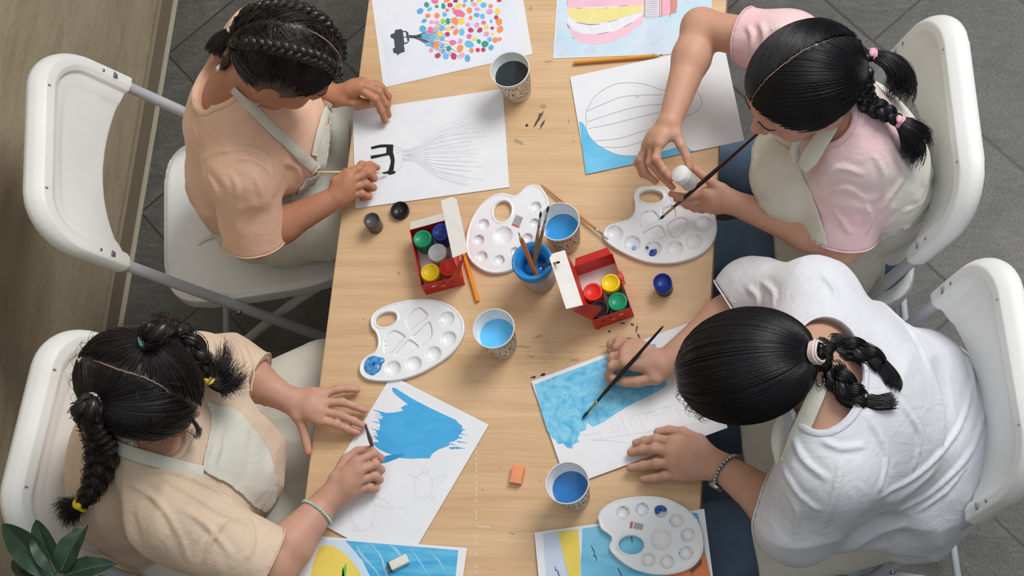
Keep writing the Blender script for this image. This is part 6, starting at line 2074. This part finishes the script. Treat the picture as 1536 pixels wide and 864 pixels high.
# stray hairs round the crown and fringe
rnd = np.random.RandomState(9); R0 = rnd_dirs(260, lambda d: (d[:, 2] > -.55) & (d[:, 1] < .75), 31); FL = []
for d in R0:
    p = hdB.hp(d, .001); n = nrm(p - hdB.hc); t = nrm(np.cross(n, rnd.normal(size=3))); L = rnd.uniform(.015, .045); u = np.linspace(0, 1, 8)[:, None]
    FL.append(p + t * L * u + n * (.012 * np.sin(u * PI * .9)) * rnd.uniform(.3, 1.2) + rnd.normal(size=3) * .006 * u ** 2)
strands(np.array(FL), .0005, .0002, HAIR1, 'flyaway_hairs', capB)
tuft(hdB.hp((.25, .82, .42)), [hdB.p(.030, .108, .035), hdB.p(.036, .112, .010), hdB.p(.030, .108, -.012)], .004, .008, HAIR1, capB, 24, 11, 'fringe', .0004, .006)

# C: centre parting, two low braids
capC, fcC = hair_cap(hdC, HAIR3, bodyC, front=.070, side=.012, low=-.078, temple=-.045)
for s_ in (1, -1):
    b0 = hdC.hp((s_ * .50, -.85, -.30), .002); g = hdir(hdC, b0)
    R0 = rnd_dirs(3200, lambda d: (d[:, 0] * s_ > .012) & (d[:, 2] > -.72) & (d[:, 1] - .21 - .55 * (d[:, 2] + .68) < -.02), 40 + s_)
    R1 = rnd_dirs(1000, lambda d: (d[:, 0] * s_ > .012) & (d[:, 0] * s_ < .10) & (d[:, 2] > .25) & (d[:, 1] - .21 - .55 * (d[:, 2] + .68) < -.02), 44 + s_)
    strands(slerp_paths(hdC, np.vstack([R0, R1]), g, 18, .0, .004, .0016, 5, (s_ * .22, .0, .05)), .00068, .00055, HAIR3, 'strands', capC)
    if s_ == 1:
        e = at(1308, 83, .995); c = [b0 - hdC.F * -.01, b0 * .5 + at(1285, 82, 1.01) * .5, at(1288, 83, 1.01), e]
        tp = [([at(1330, 90, .990), at(1346, 105, .975), at(1352, 125, .955), at(1347, 150, .930)], .026, 420)]
    else:
        e = at(1349, 182, .985); c = [b0 + hdC.F * .01, at(1300, 152, 1.015), at(1328, 168, 1.0), e]
        tp = [([at(1366, 192, .975), at(1380, 205, .955), at(1388, 222, .93)], .024, 300), ([at(1362, 200, .970), at(1370, 222, .945), at(1364, 245, .915)], .022, 300)]
    br = braid(c, [.019, .0185, .0165, .010], HAIR3, 'braid', bodyC, (.1, -.2, 1), None, 14)
    d = nrm(e - c[-2]); PT = flat(240, 176, 196, .5)
    tie(e, d, .0105, PT, capC, 2, .004)
    m = MB(); m.sphere(e + V3(0, -.002, .0125), .0055, PT, 10, (1, 1.4, .7)); m.build('bow', capC)
    for i, (q, r1, n) in enumerate(tp): tuft(e, q, .010, r1, HAIR3, bodyC, n, 20 + i + s_, curl=.006)
parting(hdC, [(0, .76, .56), (0, .55, .82), (0, .2, .98), (0, -.2, .97), (0, -.45, .9)], SCALP, capC, .0009, .0014)

# D: everything combed back into one low ponytail in two twists
capD, fcD = hair_cap(hdD, HAIR3, bodyD, front=.088, side=.040, low=-.078, temple=-.060)
g = np.array([0, -.99, .10]); tD = hdD.hp(g, .006); oD = nrm(tD - hdD.hc)
R0 = rnd_dirs(7500, lambda d: (d[:, 2] > -.74) & (d[:, 1] - .485 - .39 * (d[:, 2] + .83) < -.02), 60)
strands(slerp_paths(hdD, R0, g, 20, .0, .006, .0014, 6), .00068, .00055, HAIR3, 'strands', capD)
CREAM = flat(228, 208, 204, .6); tie(tD + oD * .010, oD, .0165, CREAM, capD, 4, .0045)
tq = tD + oD * .014
for c, r_, e in (([tq, at(1240, 520, 1.005), at(1270, 522, 1.000), at(1300, 532, .99), at(1322, 548, .98)], [.013, .018, .020, .018, .014], [at(1334, 562, .972), at(1340, 574, .965), at(1336, 584, .96)]),
                 ([tq, at(1238, 545, 1.005), at(1256, 568, 1.0), at(1276, 590, .992), at(1298, 600, .982)], [.013, .020, .023, .021, .015], [at(1316, 604, .975), at(1330, 602, .97), at(1344, 600, .965)])):
    braid(c, r_, HAIR3, 'braid', bodyD, (.1, -.2, 1), 2.2, 22, .06)
    tuft(c[-1], e, .013, .014, HAIR3, bodyD, 280, 33, curl=.004)
    tuft(c[1], c[2:], .016, .020, HAIR3, bodyD, 90, 34, curl=.003, rad=.0006)
# loose fringe hairs hanging towards the table
rnd = np.random.RandomState(12); FL = []
for k in range(70):
    d = np.array([-rnd.uniform(.05, .85), .80, rnd.uniform(-.25, .25)]); p = hdD.hp(d, .0); u = np.linspace(0, 1, 12)[:, None]; L = rnd.uniform(.04, .085)
    FL.append(p + (hdD.F * .35 - hdD.U * .75 - hdD.R * .25) * L * u + hdD.F * .012 * np.sin(u * PI) + rnd.normal(size=3) * .004 * u ** 2)
strands(np.array(FL), .0005, .0002, HAIR3, 'fringe', capD)

# ------------------------------------------------------------------ aprons
def skirt(sp, body, r1, r2, drop, front=None, back=.02, belly=.11, disp=None, ext=0.0):
    hl = nrm(np.asarray(sp['hipdir']) * [1, 1, 0]); P = np.asarray(sp['pelvis']); spec = []
    for s_, knee in ((1, sp['kneeL']), (-1, sp['kneeR'])):
        k = np.asarray(knee, float); spec.append((P + hl * s_ * .075 + sp['fwd'] * .02, k + sp['fwd'] * ext, r1, r2, drop))
    mid = (np.asarray(sp['kneeL']) + np.asarray(sp['kneeR'])) / 2 + sp['fwd'] * ext
    spec.append((P + sp['fwd'] * .04 - V3(0, 0, .01), mid - V3(0, 0, .012), r1 * .9, r2 * .9, drop))

    def extra(f):
        f.ell(P + sp['fwd'] * .07 + V3(0, 0, .05), (.10, belly, .085), np.array([sp['fwd'], hl, [0, 0, 1]]), .05)
    cuts = [(P - sp['fwd'] * back, -sp['fwd'])]
    if front is not None: cuts.append((front, sp['fwd']))
    return lap(sp, body, M_APR, spec, 'apron', disp, cuts, extra)


rib = [at(338, 345, .458), at(322, 352, .457), at(308, 359, .457), at(297, 368, .456)]
apA, faA = skirt(spA, bodyA, .088, .078, .012, None, -.02, .125, folds(.0045, 13, 21, None, (.5, 1, 1)), .03)
apB, faB = skirt(spB, bodyB, .098, .092, .010, None, -.01, .14, folds(.0050, 12, 22, None, (.5, 1, 1)), .02)
apC, faC = skirt(spC, bodyC, .100, .088, .012, V3(.455, .25, .6), .11, .165, folds(.0045, 13, 23, None, (.5, 1, 1)))
apD, faD = skirt(spD, bodyD, .108, .100, .012, V3(.432, -.30, .6), .06, .17, folds(.0045, 12, 24, None, (.5, 1, 1)))

ribbon('apron_tie', spline(rib, 12), np.tile([0., 0., 1.], (12, 1)), [.011, .010, .008, .004], M_APR, apA)
uA, uB, uC, uD = Union(fsA, faA, fA), Union(fsB, faB, fB), Union(fsC, faC, fC), Union(fsD, faD, fD)
sA, sB_, sC, sD = Union(fsA, faA), Union(fsB, faB), Union(fsC, faC), Union(fsD, faD)
rip = folds(.0060, 16, 31)
patch('apron_bib', sA, [(492, 162), (515, 172), (528, 190), (526, 260), (520, 330), (508, 390), (470, 400), (440, 372), (430, 330), (436, 296), (450, 272), (470, 254), (468, 232), (478, 196)], M_APR, apA, .006, .0018, 4.5, 5, True, rip)
strap('neck_strap', uA, [(350, 132), (372, 156), (400, 186), (430, 214), (452, 234), (473, 254)], .0225, M_APR, apA, .004)
strap('neck_strap', uA, [(494, 152), (486, 172), (478, 200), (470, 232)], .020, M_APR, apA, .005)
patch('apron_bib', sB_, [(294, 578), (318, 602), (352, 611), (380, 640), (402, 671), (416, 716), (414, 748), (404, 768), (384, 766), (362, 746), (338, 728), (301, 706), (306, 668), (314, 630), (306, 604)], M_APR, apB, .006, .0018, 4.5, 4, True, rip)
strap('neck_strap', uB, [(172, 668), (205, 682), (250, 695), (303, 709)], .0250, M_APR, apB, .004)
patch('apron_bib', sC, [(1126, 200), (1160, 206), (1186, 222), (1203, 252), (1222, 292), (1238, 335), (1244, 396), (1190, 404), (1130, 392), (1112, 320), (1108, 250)], M_APR, apC, .006, .0018, 4.5, 4, True, rip)


def free_strap(pts, width, parent, tilt, th=.0024):
    P = spline([at(*p) for p in pts], 30); Nv = np.tile(nrm(-FW + np.asarray(tilt)), (30, 1))
    tw = np.linspace(-.25, .35, 30)[:, None]; T = np.gradient(P, axis=0); T /= np.linalg.norm(T, axis=1)[:, None]
    Nv = Nv + np.cross(T, Nv) * tw
    return ribbon('neck_strap', P, Nv, width, M_APR, parent, th)


free_strap([(1262, 166, 1.005), (1246, 190, 1.000), (1230, 212, .990), (1214, 236, .972), (1203, 252, .955)], [.020, .026, .030, .034, .024], apC, (0, 0, .2))
free_strap([(1200, 204, .985), (1192, 222, .965), (1196, 240, .95), (1204, 252, .948)], [.014, .018, .02, .018], apC, (.3, 0, .2))
free_strap([(1240, 552, 1.004), (1226, 588, 1.004), (1212, 620, .996), (1196, 654, .976), (1180, 694, .945)], [.026, .030, .030, .030, .026], apD, (0, 0, .1))
free_strap([(1178, 622, .970), (1168, 642, .96), (1166, 666, .95), (1172, 694, .935)], [.020, .022, .022, .020], apD, (.2, 0, .1))
m = MB(); q = uD.fs[2].hit(1231, 574); q = q if q is not None else at(1231, 574, 1.0)
m.tube([q + V3(math.cos(t) * .006, math.sin(t) * .009, .004) for t in np.linspace(0, 2 * PI, 20)], .0014, M_STEEL, 8, False); m.build('buckle', apD)

# ------------------------------------------------------------------ what they wear at the wrist and hold
def band(fb, a, w_c, ax, r, mat, parent, name, bead=.0028, n=34):
    q = nrm(np.cross(ax, (0, 0, 1))); v = np.cross(ax, q); th = np.linspace(0, 2 * PI, n + 1)[:-1]
    P = w_c + r * (np.cos(th)[:, None] * q + np.sin(th)[:, None] * v)
    for _ in range(3):
        P = fb.project(P, bead * .7, 2); P -= ((P - w_c) @ ax)[:, None] * ax
    m = MB()
    for p in P: m.sphere(p, bead, mat, 8)
    return m.build(name, parent), P


axB = nrm(aB['e'] - aB['w']); cB = aB['w'] + axB * .022
band(fB, None, cB, axB, .034, flat(176, 206, 196, .5), bodyB, 'bracelet')
axD = nrm(aD['e'] - aD['w']); cD = aD['w'] + axD * .006
wt, P = band(fD, None, cD, axD, .035, M_STEEL, bodyD, 'wrist_watch', .0042, 26)
i = int(np.argmin(P[:, 1] * 1.0 - P[:, 0] * .2)); cW = P[i]; nW = nrm(cW - cD)
m = MB(); m.lathe([(0, -.002), (.0125, -.002), (.0135, .001), (.0130, .006), (.0105, .007), (.0105, .0062), (0, .0062)], M_STEEL, cW, 28, nW)
m.lathe([(0, .0064), (.0104, .0064)], flat(196, 200, 196, .15), cW, 24, nW); m.build('watch_case', wt)

brush(at(469, 258, .800), at(583, 259.5, .738), 'brush with pale wood handle held over the black car shape', flat(222, 186, 128, .45), M_BEAD, flat(40, 40, 44, .6), .0026, flat(14, 14, 16, .3), .024, .012)
brush(at(548, 637, .872), at(563, 684, .7365), 'dark upright brush in the fist painting the blue patch', flat(92, 78, 76, .4), M_FERS, flat(60, 80, 100, .6), .0034, flat(40, 130, 200, .3), .022, .016)
brush(at(995, 489, .842), at(873, 628, .7375), 'black handled brush held over the watercolour sky', M_BLK, M_FER, flat(30, 34, 40, .6), .0036, flat(20, 44, 70, .3), .026, .018)
lipC = hdC.p(.004, .094, -.056)
tipC = at(989, 329.5, .752)
mC = lipC
brush(mC, tipC, 'long dark brush held in the mouth above the palette', flat(52, 26, 30, .3), M_FER, flat(24, 60, 130, .5), .0036, flat(26, 84, 170, .3), .030, .016)
# the small white pot opened between the hands
c1_ = at(1018.7, 259.6, .868); c0_ = at(1034.5, 274.5, .836); ax = nrm(c1_ - c0_); H_ = .040; c0_ = c1_ - ax * H_
pt = empty('paint_pot', c0_, 0, 'small white capped paint pot held between the hands above the palette', 'paint pot')
m = MB(); m.lathe([(0, 0), (.0140, 0), (.0150, .002), (.0150, .022), (.0158, .026), (0, .026)], flat(214, 214, 212, .3), c0_, 36, ax); m.build('jar', pt)
m = MB(); m.lathe([(.0168, .0255), (.0170, .026), (.0170, .0385), (.0160, .040), (0, .040)], flat(236, 236, 238, .35), c0_, 40, ax); m.build('cap', pt)

# ------------------------------------------------------------------ potted plant at the lower left corner
GL = N('dark_green_leaf', .38, .45); _c = GL.coord(); GL.col(GL.ramp(GL.noise(_c, 22, 4), [(.3, lin(24, 48, 34)), (.7, lin(38, 68, 48))])).bump(GL.noise(_c, 120, 3), .15, .001); GL = GL.m
GM = flat(72, 104, 70, .5); GSTEM = flat(84, 96, 58, .6)
hub = at(84, 872, .985); foot = V3(hub[0] - .03, hub[1] - .30, 0)
plant = empty('potted_plant', foot, 0, 'dark green umbrella plant with broad glossy leaflets by the stone wall', 'plant')
m = MB(); m.lathe([(0, 0), (.11, 0), (.115, .01), (.15, .26), (.162, .265), (.162, .30), (.148, .30), (.144, .26), (0, .26)], flat(150, 92, 66, .7), foot, 40); m.build('pot', plant)
m = MB(); m.lathe([(0, .262), (.144, .262)], flat(58, 44, 34, .9), foot, 30); m.build('soil', plant)
stem = spline([foot + V3(0, 0, .26), foot + V3(-.01, .04, .55), foot + V3(0, .18, .82), hub - V3(0, .03, .05)], 20)
m = MB(); m.tube(stem, np.linspace(.009, .005, 20), GSTEM, 10); m.build('stem', plant)


def leaf(base, tip, wd, droop=.02, seed=0):
    base = np.asarray(base, float); tip = np.asarray(tip, float); d = tip - base; L = np.linalg.norm(d); d /= L; s_ = nrm(np.cross(d, (0, 0, 1))); up = np.cross(s_, d); nU, nV = 16, 9; v = []
    for i in range(nU):
        u = i / (nU - 1); w_ = wd * (math.sin(PI * u ** .82) ** .75) * (1 - .12 * u) + .0006
        for j in range(nV):
            t = j / (nV - 1) * 2 - 1
            v.append(base + d * L * u + s_ * w_ * t * .5 + up * (.010 * abs(t) * math.sin(PI * u) - droop * (u - .4) ** 2 * 2 + .0012 * math.sin(20 * u + 3 * abs(t)) * abs(t)))
    nn = len(v); v += [p - up * .0005 for p in v]
    F = []
    for i in range(nU - 1):
        for j in range(nV - 1):
            a = i * nV + j; F.append((a, a + 1, a + nV + 1, a + nV)); F.append((nn + a, nn + a + nV, nn + a + nV + 1, nn + a + 1))
    m = MB(); m.add(v, F, GL, True)
    m.tube([base + d * L * u + up * (.0008 - droop * (u - .4) ** 2 * 2) for u in np.linspace(0, .98, 12)], np.linspace(.0013, .0004, 12), GM, 6)
    m.tube([hub, base], .0016, GSTEM, 6)
    return m.build('leaf', plant)


for (bx, by, tx, ty, tz, wd) in ((84, 862, 49, 776, .99, .046), (88, 860, 126, 785, 1.0, .046), (82, 866, -2, 782, .985, .055), (92, 864, 172, 842, .985, .040), (80, 868, 10, 838, .97, .050), (82, 874, 20, 878, .97, .05), (92, 878, 150, 890, .97, .045), (86, 884, 90, 960, .95, .05)):
    leaf(at(bx, by, .985), at(tx, ty, tz), wd)
